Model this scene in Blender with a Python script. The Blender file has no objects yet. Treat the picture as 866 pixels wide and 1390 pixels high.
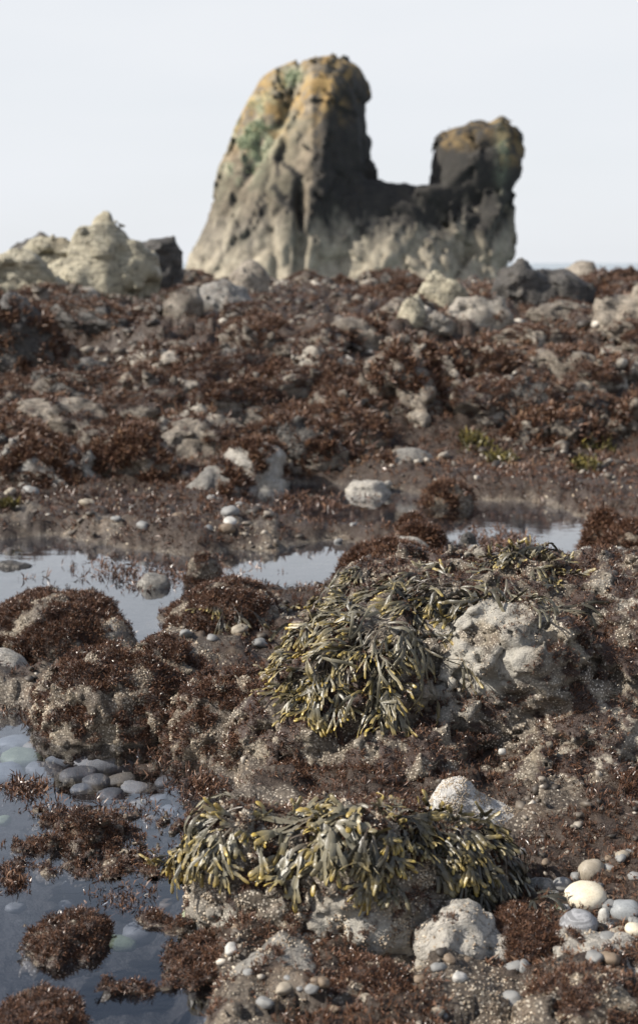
import bpy, math, random
import numpy as np
from mathutils import Vector, Matrix
from mathutils.bvhtree import BVHTree

# ------------------------------------------------------------------ camera, sky, sun, exposure
SC = bpy.context.scene
COL = SC.collection
CAM_H, FPX, CX, CY, HORIZON = 1.25, 1804.0, 433.0, 695.0, 356.0
PITCH = math.atan((CY - HORIZON) / FPX)
cam_data = bpy.data.cameras.new('camera')
cam_data.sensor_fit = 'HORIZONTAL'; cam_data.sensor_width = 24.0; cam_data.lens = 24.0 * FPX / 866.0
cam_data.clip_start = 0.1; cam_data.clip_end = 20000
cam_data.dof.use_dof = True; cam_data.dof.focus_distance = 3.15; cam_data.dof.aperture_fstop = 4.4
cam = bpy.data.objects.new('camera', cam_data); COL.objects.link(cam)
cam.location = (0, 0, CAM_H); cam.rotation_euler = (math.pi / 2 - PITCH, 0, 0)
SC.camera = cam

SUN_EL, SUN_AZ = math.radians(40), math.radians(-99)      # azimuth from +Y, negative = to the left
sun_dir = Vector((math.sin(SUN_AZ) * math.cos(SUN_EL), math.cos(SUN_AZ) * math.cos(SUN_EL), math.sin(SUN_EL)))
sd = bpy.data.lights.new('sun', 'SUN'); sd.energy = 5.0; sd.angle = math.radians(0.6); sd.color = (1.0, 0.95, 0.87)
sun = bpy.data.objects.new('sun', sd); COL.objects.link(sun)
sun.rotation_euler = sun_dir.to_track_quat('Z', 'Y').to_euler()

W = bpy.data.worlds.new('World'); SC.world = W; W.use_nodes = True
nt = W.node_tree; nt.nodes.clear()
out = nt.nodes.new('ShaderNodeOutputWorld'); bg = nt.nodes.new('ShaderNodeBackground'); bg.inputs[1].default_value = 0.1
sky = nt.nodes.new('ShaderNodeTexSky'); sky.sky_type = 'NISHITA'; sky.sun_disc = False
sky.sun_elevation = SUN_EL; sky.sun_rotation = SUN_AZ; sky.air_density = 1.0; sky.dust_density = 1.5
tc = nt.nodes.new('ShaderNodeTexCoord'); mp = nt.nodes.new('ShaderNodeMapping'); mp.inputs['Scale'].default_value = (1.6, 1.6, 7.0)
nz = nt.nodes.new('ShaderNodeTexNoise'); nz.inputs['Scale'].default_value = 1.52; nz.inputs['Detail'].default_value = 4
sep = nt.nodes.new('ShaderNodeSeparateXYZ')
mr = nt.nodes.new('ShaderNodeMapRange'); mr.inputs[1].default_value = 0.18; mr.inputs[2].default_value = 0.52; mr.inputs[3].default_value = 0.96; mr.inputs[4].default_value = 0.16
mul = nt.nodes.new('ShaderNodeMath'); mul.operation = 'MULTIPLY_ADD'; mul.inputs[1].default_value = 0.34; mul.inputs[2].default_value = -0.17
add = nt.nodes.new('ShaderNodeMath'); add.operation = 'ADD'; add.use_clamp = True
mix = nt.nodes.new('ShaderNodeMix'); mix.data_type = 'RGBA'
L = nt.links.new
L(tc.outputs['Generated'], mp.inputs[0]); L(mp.outputs[0], nz.inputs['Vector']); L(tc.outputs['Generated'], sep.inputs[0])
L(sep.outputs['Z'], mr.inputs[0]); L(nz.outputs[0], mul.inputs[0]); L(mul.outputs[0], add.inputs[0]); L(mr.outputs[0], add.inputs[1])
L(add.outputs[0], mix.inputs[0]); L(sky.outputs[0], mix.inputs[6]); mix.inputs[7].default_value = (6.2, 6.4, 6.7, 1)
L(mix.outputs[2], bg.inputs[0]); L(bg.outputs[0], out.inputs[0])

SC.view_settings.view_transform = 'Standard'; SC.view_settings.look = 'None'
SC.view_settings.exposure = 0.45; SC.view_settings.gamma = 1.0; SC.view_settings.use_curve_mapping = False
SC.cycles.max_bounces = 6; SC.cycles.transparent_max_bounces = 10

# ------------------------------------------------------------------ picture <-> place
cp, sp_ = math.cos(PITCH), math.sin(PITCH)
def ray(px, py):
    a, b = (px - CX) / FPX, (py - CY) / FPX
    d = np.array([a, cp - b * sp_, -sp_ - b * cp])
    return d / d[1]                                      # per metre of Y
def at_z(px, py, z=0.0):
    d = ray(px, py); t = (z - CAM_H) / d[2]
    return np.array([d[0] * t, t, z])
def at_Y(px, py, Y):
    d = ray(px, py)
    return np.array([d[0] * Y, Y, CAM_H + d[2] * Y])
def proj_y(Y, z):
    v = z - CAM_H
    dep = Y * cp - v * sp_
    return CY - FPX * (Y * sp_ + v * cp) / dep

# ------------------------------------------------------------------ numpy noise
_rs = np.random.RandomState(7)
_perm = np.concatenate([_rs.permutation(512)] * 2)
_grad = _rs.normal(size=(512, 3)); _grad /= np.linalg.norm(_grad, axis=1)[:, None]
def perlin(p):
    p = np.asarray(p, float); i = np.floor(p).astype(np.int64); f = p - i; u = f * f * f * (f * (f * 6 - 15) + 10)
    i &= 511
    def g(dx, dy, dz):
        h = _perm[(_perm[(_perm[(i[:, 0] + dx) & 511] + i[:, 1] + dy) & 511] + i[:, 2] + dz) & 511]
        q = _grad[h]
        return q[:, 0] * (f[:, 0] - dx) + q[:, 1] * (f[:, 1] - dy) + q[:, 2] * (f[:, 2] - dz)
    def lx(dy, dz):
        a = g(0, dy, dz); return a + u[:, 0] * (g(1, dy, dz) - a)
    def ly(dz):
        a = lx(0, dz); return a + u[:, 1] * (lx(1, dz) - a)
    a = ly(0); return (a + u[:, 2] * (ly(1) - a)) * 1.5
def fbm(p, o=4, gain=0.5):
    p = np.asarray(p, float); s = np.zeros(len(p)); a = 1.0; n = 0
    for k in range(o):
        s += a * perlin(p + 17.3 * k); n += a; a *= gain; p = p * 2.03
    return s / n * 1.4
def ridged(p, o=3):
    p = np.asarray(p, float); s = np.zeros(len(p)); a = 1.0; n = 0
    for k in range(o):
        s += a * (1 - 2 * np.abs(perlin(p + 9.1 * k))); n += a; a *= 0.5; p = p * 2.1
    return s / n
def cells(p):
    """blocky noise: a random height for the nearest scattered point"""
    p = np.asarray(p, float); i0 = np.floor(p).astype(np.int64); best = np.full(len(p), 9.0); sec = best.copy(); val = np.zeros(len(p)); til = np.zeros(len(p))
    for dx in (-1, 0, 1):
        for dy in (-1, 0, 1):
            for dz in (-1, 0, 1):
                c = i0 + (dx, dy, dz); k = c & 511
                h = _perm[(_perm[(_perm[k[:, 0]] + k[:, 1]) & 511] + k[:, 2]) & 511]
                q = c + 0.5 + _grad[h] * 0.6
                d = ((p - q) ** 2).sum(1)
                m = d < best
                sec = np.where(m, best, np.minimum(sec, d)); best = np.where(m, d, best); val = np.where(m, _grad[(h + 37) % 512, 0], val); til = np.where(m, ((p - q) * _grad[(h + 91) % 512]).sum(1), til)
    return 0.65 * val + 1.1 * til, np.sqrt(sec) - np.sqrt(best)
def sstep(a, b, x):
    t = np.clip((x - a) / (b - a), 0, 1); return t * t * (3 - 2 * t)

# ------------------------------------------------------------------ mesh helpers
def mk_mesh(name, V, F, attrs=None, smooth=True):
    V = np.ascontiguousarray(V, np.float32); F = np.ascontiguousarray(F, np.int32); k = F.shape[1]
    me = bpy.data.meshes.new(name)
    me.vertices.add(len(V)); me.vertices.foreach_set('co', V.ravel())
    me.loops.add(F.size); me.loops.foreach_set('vertex_index', F.ravel())
    me.polygons.add(len(F)); me.polygons.foreach_set('loop_start', np.arange(0, F.size, k, dtype=np.int32))
    me.update(calc_edges=True)
    if smooth: me.polygons.foreach_set('use_smooth', np.ones(len(F), bool))
    for n, a in (attrs or {}).items():
        at = me.attributes.new(n, 'FLOAT', 'POINT'); at.data.foreach_set('value', np.ascontiguousarray(a, np.float32))
    return me
def obj(name, me, mat=None, parent=None, loc=None, label=None, cat=None, group=None, kind=None):
    o = bpy.data.objects.new(name, me); COL.objects.link(o)
    if mat is not None and me is not None and not me.materials: me.materials.append(mat)
    if parent is not None: o.parent = parent
    if loc is not None: o.location = loc
    for k, v in (('label', label), ('category', cat), ('group', group), ('kind', kind)):
        if v: o[k] = v
    return o
def tris_of(F): return F if F.shape[1] == 3 else np.concatenate([F[:, [0, 1, 2]], F[:, [0, 2, 3]]])
def vnormals(V, F):
    T = tris_of(F); n = np.cross(V[T[:, 1]] - V[T[:, 0]], V[T[:, 2]] - V[T[:, 0]])
    N = np.zeros_like(V)
    for k in range(3):
        for c in range(3): N[:, c] += np.bincount(T[:, k], n[:, c], len(V))
    return N / np.maximum(np.linalg.norm(N, axis=1), 1e-12)[:, None]
def scatter(V, F, w, count, rng):
    """count points on the surface, by area times the vertex weight w"""
    T = tris_of(F); n = np.cross(V[T[:, 1]] - V[T[:, 0]], V[T[:, 2]] - V[T[:, 0]])
    a = np.linalg.norm(n, axis=1); p = a * w[T].mean(1)
    if p.sum() <= 0 or count < 1: return np.zeros((0, 3)), np.zeros((0, 3)), np.zeros(0, int)
    t = rng.choice(len(T), count, p=p / p.sum())
    r1, r2 = np.sqrt(rng.rand(count)), rng.rand(count)
    b = np.stack([1 - r1, r1 * (1 - r2), r1 * r2], 1)
    return (V[T[t]] * b[:, :, None]).sum(1), n[t] / np.maximum(a[t], 1e-12)[:, None], T[t, 0]
def eff_area(V, F, w):
    T = tris_of(F); n = np.cross(V[T[:, 1]] - V[T[:, 0]], V[T[:, 2]] - V[T[:, 0]])
    return float((0.5 * np.linalg.norm(n, axis=1) * w[T].mean(1)).sum())
def nrm(v): return v / np.maximum(np.linalg.norm(v, axis=-1, keepdims=True), 1e-12)
def tufts(P, N, size, nb, rng, wr=0.085, spread=0.8, tone=None):
    """bushy little seaweed tufts: nb bent tapering blades on every point"""
    M = len(P); size = np.broadcast_to(size, (M,))
    Pn, Nn, S = np.repeat(P, nb, 0), np.repeat(N, nb, 0), np.repeat(size, nb)
    K = len(Pn); r = lambda: rng.normal(size=(K, 3))
    b = Pn + r() * (S * 0.22)[:, None] - Nn * (S * 0.08)[:, None]
    d0 = nrm(Nn * 0.9 + np.array([0, 0, 0.25]) + r() * spread * 0.55)
    d1 = nrm(d0 + r() * 0.55 - np.array([0, 0, 0.15]))
    ln = S * rng.uniform(0.5, 1.35, K); w = S * wr * rng.uniform(0.6, 1.4, K)
    s = nrm(np.cross(d0, r())) * w[:, None]
    mid = b + d0 * (ln * 0.55)[:, None]; tip = mid + d1 * (ln * 0.55)[:, None]
    V = np.stack([b, mid - s, mid + s, tip], 1).reshape(-1, 3)
    o = (np.arange(K) * 4)[:, None]
    F = np.concatenate([o + [0, 2, 1], o + [1, 2, 3]])
    t = rng.uniform(0, 1, M) if tone is None else tone
    sh = np.clip(np.repeat(t, nb) * 0.65 + rng.rand(K) * 0.35, 0, 1)
    return V, F, np.stack([sh * 0.55, sh * 0.9, sh * 0.9, np.minimum(sh * 1.15, 1)], 1).ravel()
def barnacles(P, N, size, rng):
    M = len(P); a = np.linspace(0, 2 * np.pi, 5)[:-1]
    t1 = nrm(np.cross(N, rng.normal(size=(M, 3)))); t2 = np.cross(N, t1)
    ring = t1[:, None] * np.cos(a)[None, :, None] + t2[:, None] * np.sin(a)[None, :, None]
    S = size[:, None, None]; h = (size * rng.uniform(0.5, 1.0, M))[:, None, None]
    lo = P[:, None] + ring * S * 0.6 - N[:, None] * S * 0.15; hi = P[:, None] + ring * S * 0.26 + N[:, None] * h
    V = np.concatenate([lo, hi], 1).reshape(-1, 3); o = (np.arange(M) * 8)[:, None]
    F = [o + [k, (k + 1) % 4, 4 + (k + 1) % 4] for k in range(4)] + [o + [k, 4 + (k + 1) % 4, 4 + k] for k in range(4)] + [o + [4, 5, 6], o + [4, 6, 7]]
    sh = np.repeat(rng.rand(M), 8)
    return V, np.concatenate(F), sh

# ------------------------------------------------------------------ surface nets on a signed distance grid
def surface_net(lo, hi, res, sdf):
    lo, hi = np.array(lo, float), np.array(hi, float)
    n = np.maximum(np.ceil((hi - lo) / res).astype(int) + 1, 4)
    ax = [lo[k] + res * np.arange(n[k]) for k in range(3)]
    G = np.stack(np.meshgrid(*ax, indexing='ij'), -1).reshape(-1, 3)
    D = sdf(G).reshape(n)
    s = D < 0
    c = n - 1; acc = np.zeros(tuple(c) + (3,)); cnt = np.zeros(tuple(c))
    idx = np.stack(np.meshgrid(*[np.arange(k) for k in c], indexing='ij'), -1)
    def corner(A, o): return A[o[0]:o[0] + c[0], o[1]:o[1] + c[1], o[2]:o[2] + c[2]]
    for a in range(3):
        for u in (0, 1):
            for v in (0, 1):
                o0 = [0, 0, 0]; o0[(a + 1) % 3] = u; o0[(a + 2) % 3] = v; o1 = list(o0); o1[a] = 1
                d0, d1 = corner(D, o0), corner(D, o1); m = (d0 < 0) != (d1 < 0)
                t = np.where(m, d0 / np.where(m, d0 - d1, 1), 0)
                for k in range(3): acc[..., k] += m * (o0[k] + (t if k == a else 0))
                cnt += m
    act = cnt > 0; vid = np.full(tuple(c), -1); vid[act] = np.arange(act.sum())
    V = (idx[act] + acc[act] / cnt[act][:, None]) * res + lo
    F = []
    for a in range(3):
        b1, b2 = (a + 1) % 3, (a + 2) % 3
        sl0 = [slice(None)] * 3; sl1 = [slice(None)] * 3; sl0[a] = slice(0, -1); sl1[a] = slice(1, None)
        m = s[tuple(sl0)] != s[tuple(sl1)]
        e = np.argwhere(m); inside = s[tuple(sl0)][m]
        ok = (e[:, b1] > 0) & (e[:, b2] > 0) & (e[:, b1] < n[b1] - 1) & (e[:, b2] < n[b2] - 1)
        e, inside = e[ok], inside[ok]
        def q(d1, d2):
            x = e.copy(); x[:, b1] -= d1; x[:, b2] -= d2; return vid[x[:, 0], x[:, 1], x[:, 2]]
        f = np.stack([q(1, 1), q(0, 1), q(0, 0), q(1, 0)], 1)
        f[~inside] = f[~inside][:, ::-1]
        F.append(f)
    F = np.concatenate(F); F = F[(F >= 0).all(1)]
    lab = np.arange(len(V))                              # keep the largest connected piece only
    while True:
        m = lab[F].min(1); new = lab.copy()
        for k in range(4): np.minimum.at(new, F[:, k], m)
        new = new[new]
        if (new == lab).all(): break
        lab = new
    cnt = np.bincount(lab[F[:, 0]], minlength=len(V)); F = F[lab[F[:, 0]] == cnt.argmax()]
    used_v = np.unique(F); remap = np.full(len(V), -1); remap[used_v] = np.arange(len(used_v))
    return V[used_v], remap[F]
def sd_ell(p, c, r, yaw=0.0, tilt=0.0):
    q = p - c; cs, sn = math.cos(yaw), math.sin(yaw)
    x, y, z = q[:, 0] * cs + q[:, 1] * sn, -q[:, 0] * sn + q[:, 1] * cs, q[:, 2]
    ct, st = math.cos(tilt), math.sin(tilt); x, z = x * ct + z * st, -x * st + z * ct
    k0 = np.sqrt((x / r[0]) ** 2 + (y / r[1]) ** 2 + (z / r[2]) ** 2) + 1e-9
    k1 = np.sqrt((x / r[0] ** 2) ** 2 + (y / r[1] ** 2) ** 2 + (z / r[2] ** 2) ** 2) + 1e-9
    return k0 * (k0 - 1) / k1
def smin(a, b, k):
    h = np.clip(0.5 + 0.5 * (b - a) / k, 0, 1); return b + (a - b) * h - k * h * (1 - h)

# ------------------------------------------------------------------ materials
def mat_new(name):
    m = bpy.data.materials.new(name); m.use_nodes = True; t = m.node_tree; t.nodes.clear()
    o = t.nodes.new('ShaderNodeOutputMaterial'); b = t.nodes.new('ShaderNodeBsdfPrincipled'); t.links.new(b.outputs[0], o.inputs[0])
    return m, t, b, o
class N_:
    def __init__(s, t): s.t = t; s.l = t.links.new
    def coord(s, kind='Object'): return s.t.nodes.new('ShaderNodeTexCoord').outputs[kind]
    def mapping(s, v, sc):
        m = s.t.nodes.new('ShaderNodeMapping'); m.inputs['Scale'].default_value = sc; s.l(v, m.inputs[0]); return m.outputs[0]
    def noise(s, v, scale, detail=5, rough=0.6, dist=0.0):
        n = s.t.nodes.new('ShaderNodeTexNoise'); n.inputs['Scale'].default_value = scale; n.inputs['Detail'].default_value = detail
        n.inputs['Roughness'].default_value = rough; n.inputs['Distortion'].default_value = dist; s.l(v, n.inputs['Vector']); return n.outputs[0]
    def voro(s, v, scale, feature='F1', out='Distance'):
        n = s.t.nodes.new('ShaderNodeTexVoronoi'); n.feature = feature; n.inputs['Scale'].default_value = scale; s.l(v, n.inputs['Vector']); return n.outputs[out]
    def ramp(s, f, stops):
        r = s.t.nodes.new('ShaderNodeValToRGB'); e = r.color_ramp.elements
        while len(e) < len(stops): e.new(0.5)
        for k, (p, c) in enumerate(stops):
            e[k].position = p; e[k].color = (c, c, c, 1) if isinstance(c, (int, float)) else (*c, 1)
        s.l(f, r.inputs[0]); return r.outputs[0]
    def mix(s, f, a, b):
        m = s.t.nodes.new('ShaderNodeMix'); m.data_type = 'RGBA'
        for i, x in ((0, f), (6, a), (7, b)):
            if isinstance(x, tuple): m.inputs[i].default_value = (*x, 1)
            elif isinstance(x, (int, float)): m.inputs[i].default_value = x
            else: s.l(x, m.inputs[i])
        return m.outputs[2]
    def math(s, op, a, b=None, clamp=False):
        m = s.t.nodes.new('ShaderNodeMath'); m.operation = op; m.use_clamp = clamp
        for i, x in ((0, a), (1, b)):
            if x is None: continue
            if isinstance(x, (int, float)): m.inputs[i].default_value = x
            else: s.l(x, m.inputs[i])
        return m.outputs[0]
    def attr(s, name):
        a = s.t.nodes.new('ShaderNodeAttribute'); a.attribute_name = name; return a.outputs['Fac']
    def bump(s, h, strength, dist, prev=None):
        b = s.t.nodes.new('ShaderNodeBump'); b.inputs['Strength'].default_value = strength; b.inputs['Distance'].default_value = dist
        s.l(h, b.inputs['Height'])
        if prev is not None: s.l(prev, b.inputs['Normal'])
        return b.outputs[0]
def rock_material(name, dark, mid, pale, scale=1.0, turf=True, film=(0.035, 0.017, 0.012), speck=0.0, rough=(0.32, 0.78), stain=(0.16, 0.11, 0.07), pale_at=0.62, silt=False):
    m, t, b, o = mat_new(name); n = N_(t); c = n.coord()
    big = n.noise(c, 4.5 * scale, 6, 0.62, 0.6); fine = n.noise(c, 38 * scale, 6, 0.68); grain = n.noise(c, 190 * scale, 4, 0.7)
    f = n.math('ADD', n.math('MULTIPLY', big, 0.62), n.math('MULTIPLY', fine, 0.38))
    col = n.ramp(f, [(0.30, dark), (0.47, mid), (pale_at, pale)])
    col = n.mix(n.ramp(n.noise(c, 7 * scale, 5, 0.6, 1.0), [(0.52, 0), (0.68, 0.75)]), col, stain)
    col = n.mix(n.ramp(grain, [(0.35, 0.45), (0.55, 0.0)]), col, tuple(x * 0.45 for x in mid))
    vein = n.ramp(n.noise(n.mapping(c, (1.0, 2.6, 3.4)), 11 * scale, 4, 0.55, 1.6), [(0.47, 0), (0.5, 0.7), (0.53, 0)])
    col = n.mix(vein, col, tuple(x * 0.30 for x in mid))
    if speck:
        sp = n.math('MULTIPLY', n.ramp(n.voro(c, 150 * scale), [(0.24, 1), (0.36, 0)]), n.ramp(n.noise(c, 9 * scale, 4, 0.65), [(0.36, 0), (0.54, speck)]))
        col = n.mix(sp, col, (0.58, 0.51, 0.41))
    col = n.mix(n.math('MULTIPLY', n.attr('pale'), n.ramp(fine, [(.25, .2), (.45, .9)])), col, n.mix(grain, (.26, .24, .20), (.48, .45, .39)))
    if turf:
        col = n.mix(n.ramp(n.attr('turf'), [(0.15, 0), (0.7, 0.9)]), col, film)
    if silt: col = n.mix(n.math('MULTIPLY', n.attr('silt'), .85), col, (0.030, 0.027, 0.024))
    t.links.new(col, b.inputs['Base Color'])
    rg = n.ramp(n.noise(c, 16 * scale, 4, 0.6), [(0.35, rough[0]), (0.65, rough[1])]); t.links.new(rg, b.inputs['Roughness'])
    hb = n.bump(fine, 0.9, 0.012 / scale); hb = n.bump(grain, 0.7, 0.003 / scale, hb); hb = n.bump(vein, 0.5, 0.006 / scale, hb)
    t.links.new(hb, b.inputs['Normal'])
    return m
M_WEED_ROCK = rock_material('weedy rock', (0.030, 0.023, 0.016), (0.105, 0.078, 0.053), (0.31, 0.26, 0.185), speck=0.8, pale_at=0.66)
M_BOULDER = rock_material('barnacled boulder', (0.030, 0.024, 0.017), (0.105, 0.080, 0.056), (0.37, 0.315, 0.23), speck=1.0, pale_at=0.66)
M_GREY_ROCK = rock_material('grey rock', (0.07, 0.064, 0.057), (0.20, 0.185, 0.162), (0.40, 0.375, 0.33), pale_at=0.64)
M_PALE_ROCK = rock_material('pale rock', (0.16, 0.145, 0.12), (0.36, 0.33, 0.285), (0.52, 0.49, 0.43), stain=(0.27, 0.23, 0.17), speck=0.5)
M_WHITE_ROCK = rock_material('white granite', (0.26, 0.25, 0.235), (0.50, 0.48, 0.45), (0.66, 0.64, 0.60), stain=(0.36, 0.33, 0.28), speck=0.9)
M_CREAM_ROCK = rock_material('cream rock', (0.20, 0.175, 0.115), (0.40, 0.355, 0.25), (0.53, 0.48, 0.35), scale=0.12, stain=(0.24, 0.19, 0.11), turf=False)
M_DARK_ROCK = rock_material('dark rock', (0.022, 0.021, 0.02), (0.065, 0.058, 0.05), (0.16, 0.14, 0.12), scale=0.15, stain=(0.10, 0.075, 0.05), turf=False)
M_TAN_ROCK = rock_material('tan rock', (0.12, 0.10, 0.08), (0.29, 0.245, 0.19), (0.45, 0.39, 0.31), scale=0.2, stain=(0.22, 0.15, 0.09))
M_FAR_ROCK = rock_material('shore rock', (0.05, 0.040, 0.031), (0.18, 0.148, 0.112), (0.44, 0.385, 0.31), scale=0.45, pale_at=0.62)
M_FAR_PALE = rock_material('pale shore rock', (0.13, 0.115, 0.093), (0.34, 0.30, 0.245), (0.50, 0.455, 0.38), scale=0.45)
M_GROUND = rock_material('wet shore', (0.026, 0.020, 0.015), (0.075, 0.056, 0.040), (0.25, 0.205, 0.15), scale=0.8, speck=0.6, rough=(0.3, 0.8), pale_at=0.72, film=(0.040, 0.024, 0.015), silt=True)

def weed_material(name, stops, rough=0.5, spec=0.5, trans=0.0):
    m, t, b, o = mat_new(name); n = N_(t)
    t.links.new(n.ramp(n.attr('shade'), stops), b.inputs['Base Color'])
    b.inputs['Roughness'].default_value = rough; b.inputs['Specular IOR Level'].default_value = spec
    return m
M_TURF = weed_material('red brown turf seaweed', [(0.0, (0.026, 0.013, 0.008)), (0.45, (0.105, 0.052, 0.031)), (0.8, (0.195, 0.108, 0.066)), (1.0, (0.31, 0.20, 0.125))], 0.34)
M_TURF_FAR = weed_material('rust brown seaweed', [(0.0, (0.026, 0.013, 0.008)), (0.45, (0.108, 0.052, 0.030)), (0.8, (0.205, 0.112, 0.060)), (1.0, (0.36, 0.24, 0.135))], 0.5)
M_OLIVE = weed_material('olive seaweed', [(0.0, (0.03, 0.027, 0.012)), (0.5, (0.10, 0.085, 0.03)), (1.0, (0.30, 0.24, 0.06))], 0.4)
M_RUST = weed_material('rusty seaweed', [(0.0, (0.12, 0.045, 0.02)), (1.0, (0.36, 0.16, 0.07))], 0.5)
M_BARN = weed_material('barnacle shell', [(0.0, (0.17, 0.12, 0.08)), (0.55, (0.36, 0.285, 0.20)), (1.0, (0.60, 0.53, 0.42))], 0.6)
M_GRASS = weed_material('cliff plants', [(0.0, (0.22, 0.26, 0.15)), (0.5, (0.35, 0.40, 0.26)), (1.0, (0.48, 0.52, 0.38))], 0.7, 0.2)

def fucus_material():
    m, t, b, o = mat_new('wrack'); n = N_(t); c = n.coord()
    body = n.ramp(n.attr('shade'), [(0.0, (0.022, 0.020, 0.013)), (0.5, (0.070, 0.062, 0.040)), (1.0, (0.20, 0.18, 0.125))])
    body = n.mix(n.math('MULTIPLY', n.attr('stipe'), .85), body, (0.062, 0.042, 0.032))
    tipc = n.ramp(n.noise(c, 60, 3), [(0.35, (0.20, 0.13, 0.018)), (0.5, (0.40, 0.27, 0.03)), (0.68, (0.60, 0.45, 0.10))])
    t.links.new(n.mix(n.attr('tip'), body, tipc), b.inputs['Base Color'])
    b.inputs['Roughness'].default_value = 0.40; b.inputs['Specular IOR Level'].default_value = 0.6
    t.links.new(n.bump(n.noise(c, 240, 3), 0.35, 0.002), b.inputs['Normal'])
    return m
M_FUCUS = fucus_material()

def pebble_material(name, a, c2, stripe=0.0):
    m, t, b, o = mat_new(name); n = N_(t); c = n.coord()
    f = n.noise(c, 22, 5, 0.65, 0.4); col = n.ramp(f, [(0.3, a), (0.7, c2)])
    if stripe:
        s = n.ramp(n.noise(n.mapping(c, (8, 8, 60)), 2.0, 3, 0.5, 0.8), [(0.44, 0), (0.5, stripe), (0.56, 0)]); col = n.mix(s, col, tuple(x * 1.7 for x in c2))
    g = n.noise(c, 300, 3); col = n.mix(n.ramp(g, [(0.38, 0.35), (0.5, 0)]), col, tuple(x * 0.5 for x in a))
    t.links.new(col, b.inputs['Base Color']); b.inputs['Roughness'].default_value = 0.6
    t.links.new(n.bump(f, 0.25, 0.004), b.inputs['Normal']); return m
P_BEIGE = pebble_material('beige pebble', (0.25, 0.21, 0.155), (0.37, 0.32, 0.25))
P_CREAM = pebble_material('cream pebble', (0.56, 0.48, 0.34), (0.72, 0.66, 0.53))
P_GREY = pebble_material('grey pebble', (0.15, 0.148, 0.142), (0.28, 0.275, 0.262))
P_STRIPE = pebble_material('banded pebble', (0.12, 0.12, 0.125), (0.21, 0.21, 0.215), 0.8)
P_BLUE = pebble_material('blue grey pebble', (0.19, 0.20, 0.205), (0.32, 0.33, 0.33))
P_WHITE = pebble_material('white pebble', (0.36, 0.34, 0.31), (0.54, 0.52, 0.47))
P_GREEN = pebble_material('green pebble', (0.17, 0.20, 0.12), (0.34, 0.38, 0.24))
P_BROWN = pebble_material('brown pebble', (0.13, 0.095, 0.065), (0.25, 0.185, 0.125))

def water_material():
    m, t, b, o = mat_new('pool water'); t.nodes.remove(b); n = N_(t)
    c = n.coord(); r1 = n.noise(n.mapping(c, (1, 2.2, 1)), 9, 3, 0.5, 0.4); r2 = n.noise(c, 45, 2, 0.5)
    h = n.math('ADD', r1, n.math('MULTIPLY', r2, 0.12)); nb = n.bump(h, 0.05, 0.01)
    ge = t.nodes.new('ShaderNodeNewGeometry'); dt = t.nodes.new('ShaderNodeVectorMath'); dt.operation = 'DOT_PRODUCT'; t.links.new(nb, dt.inputs[0]); t.links.new(ge.outputs['Incoming'], dt.inputs[1])
    fr = n.math('MULTIPLY_ADD', n.math('POWER', n.math('SUBTRACT', 1.0, n.math('ABSOLUTE', dt.outputs['Value'])), 2.9), 0.96); fr.node.inputs[2].default_value = 0.03
    g = t.nodes.new('ShaderNodeBsdfGlossy'); g.inputs['Roughness'].default_value = 0.02; g.inputs['Color'].default_value = (1, 1, 1, 1); t.links.new(nb, g.inputs['Normal'])
    tr = t.nodes.new('ShaderNodeBsdfTransparent'); tr.inputs['Color'].default_value = (0.66, 0.69, 0.76, 1)
    mx = t.nodes.new('ShaderNodeMixShader'); t.links.new(fr, mx.inputs[0]); t.links.new(tr.outputs[0], mx.inputs[1]); t.links.new(g.outputs[0], mx.inputs[2])
    t.links.new(mx.outputs[0], o.inputs[0]); return m
M_WATER = water_material()
def sea_material():
    m, t, b, o = mat_new('sea water'); n = N_(t); c = n.coord()
    b.inputs['Base Color'].default_value = (0.10, 0.16, 0.20, 1); b.inputs['Roughness'].default_value = 0.12
    t.links.new(n.bump(n.noise(n.mapping(c, (0.6, 1.4, 1)), 0.8, 6, 0.6), 0.6, 0.5), b.inputs['Normal']); return m
M_SEA = sea_material()

# ------------------------------------------------------------------ the shore sheet
def smooth_poly(pts, z=0.0): return np.array([at_z(x, y, z)[:2] for x, y in pts])
POOLS = [smooth_poly(p) for p in (
    [(-140, 955), (60, 978), (150, 992), (215, 1003), (262, 1035), (300, 1062), (300, 1105), (258, 1120), (232, 1150), (240, 1200), (262, 1250), (270, 1300), (240, 1480), (-170, 1480)],
    [(-200, 742), (-60, 745), (60, 738), (130, 752), (200, 760), (285, 772), (335, 758), (400, 762), (440, 746), (468, 750), (462, 800), (400, 806), (320, 800), (230, 812), (170, 850), (-60, 850), (-200, 800)],
    [(350, 668), (430, 664), (520, 676), (600, 684), (700, 690), (770, 712), (806, 722), (800, 756), (740, 770), (650, 752), (590, 722), (540, 712), (450, 712), (380, 690)],
    [(190, 850), (240, 850), (245, 872), (180, 876)],
    [(20, 885), (110, 880), (180, 890), (170, 925), (30, 930)])]
POOL_DEPTH = [0.12, 0.07, 0.07, 0.04, 0.035]
def sd_poly(x, y, P):
    n = len(P); d = np.full(len(x), 1e9); ins = np.zeros(len(x), bool)
    for i in range(n):
        a, b = P[i], P[(i + 1) % n]; e = b - a
        wx, wy = x - a[0], y - a[1]; t = np.clip((wx * e[0] + wy * e[1]) / (e @ e), 0, 1)
        d = np.minimum(d, (wx - t * e[0]) ** 2 + (wy - t * e[1]) ** 2)
        c = ((a[1] > y) != (b[1] > y)) & (x < (b[0] - a[0]) * (y - a[1]) / (b[1] - a[1] + 1e-12) + a[0]); ins ^= c
    return np.where(ins, -1, 1) * np.sqrt(d)
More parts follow.
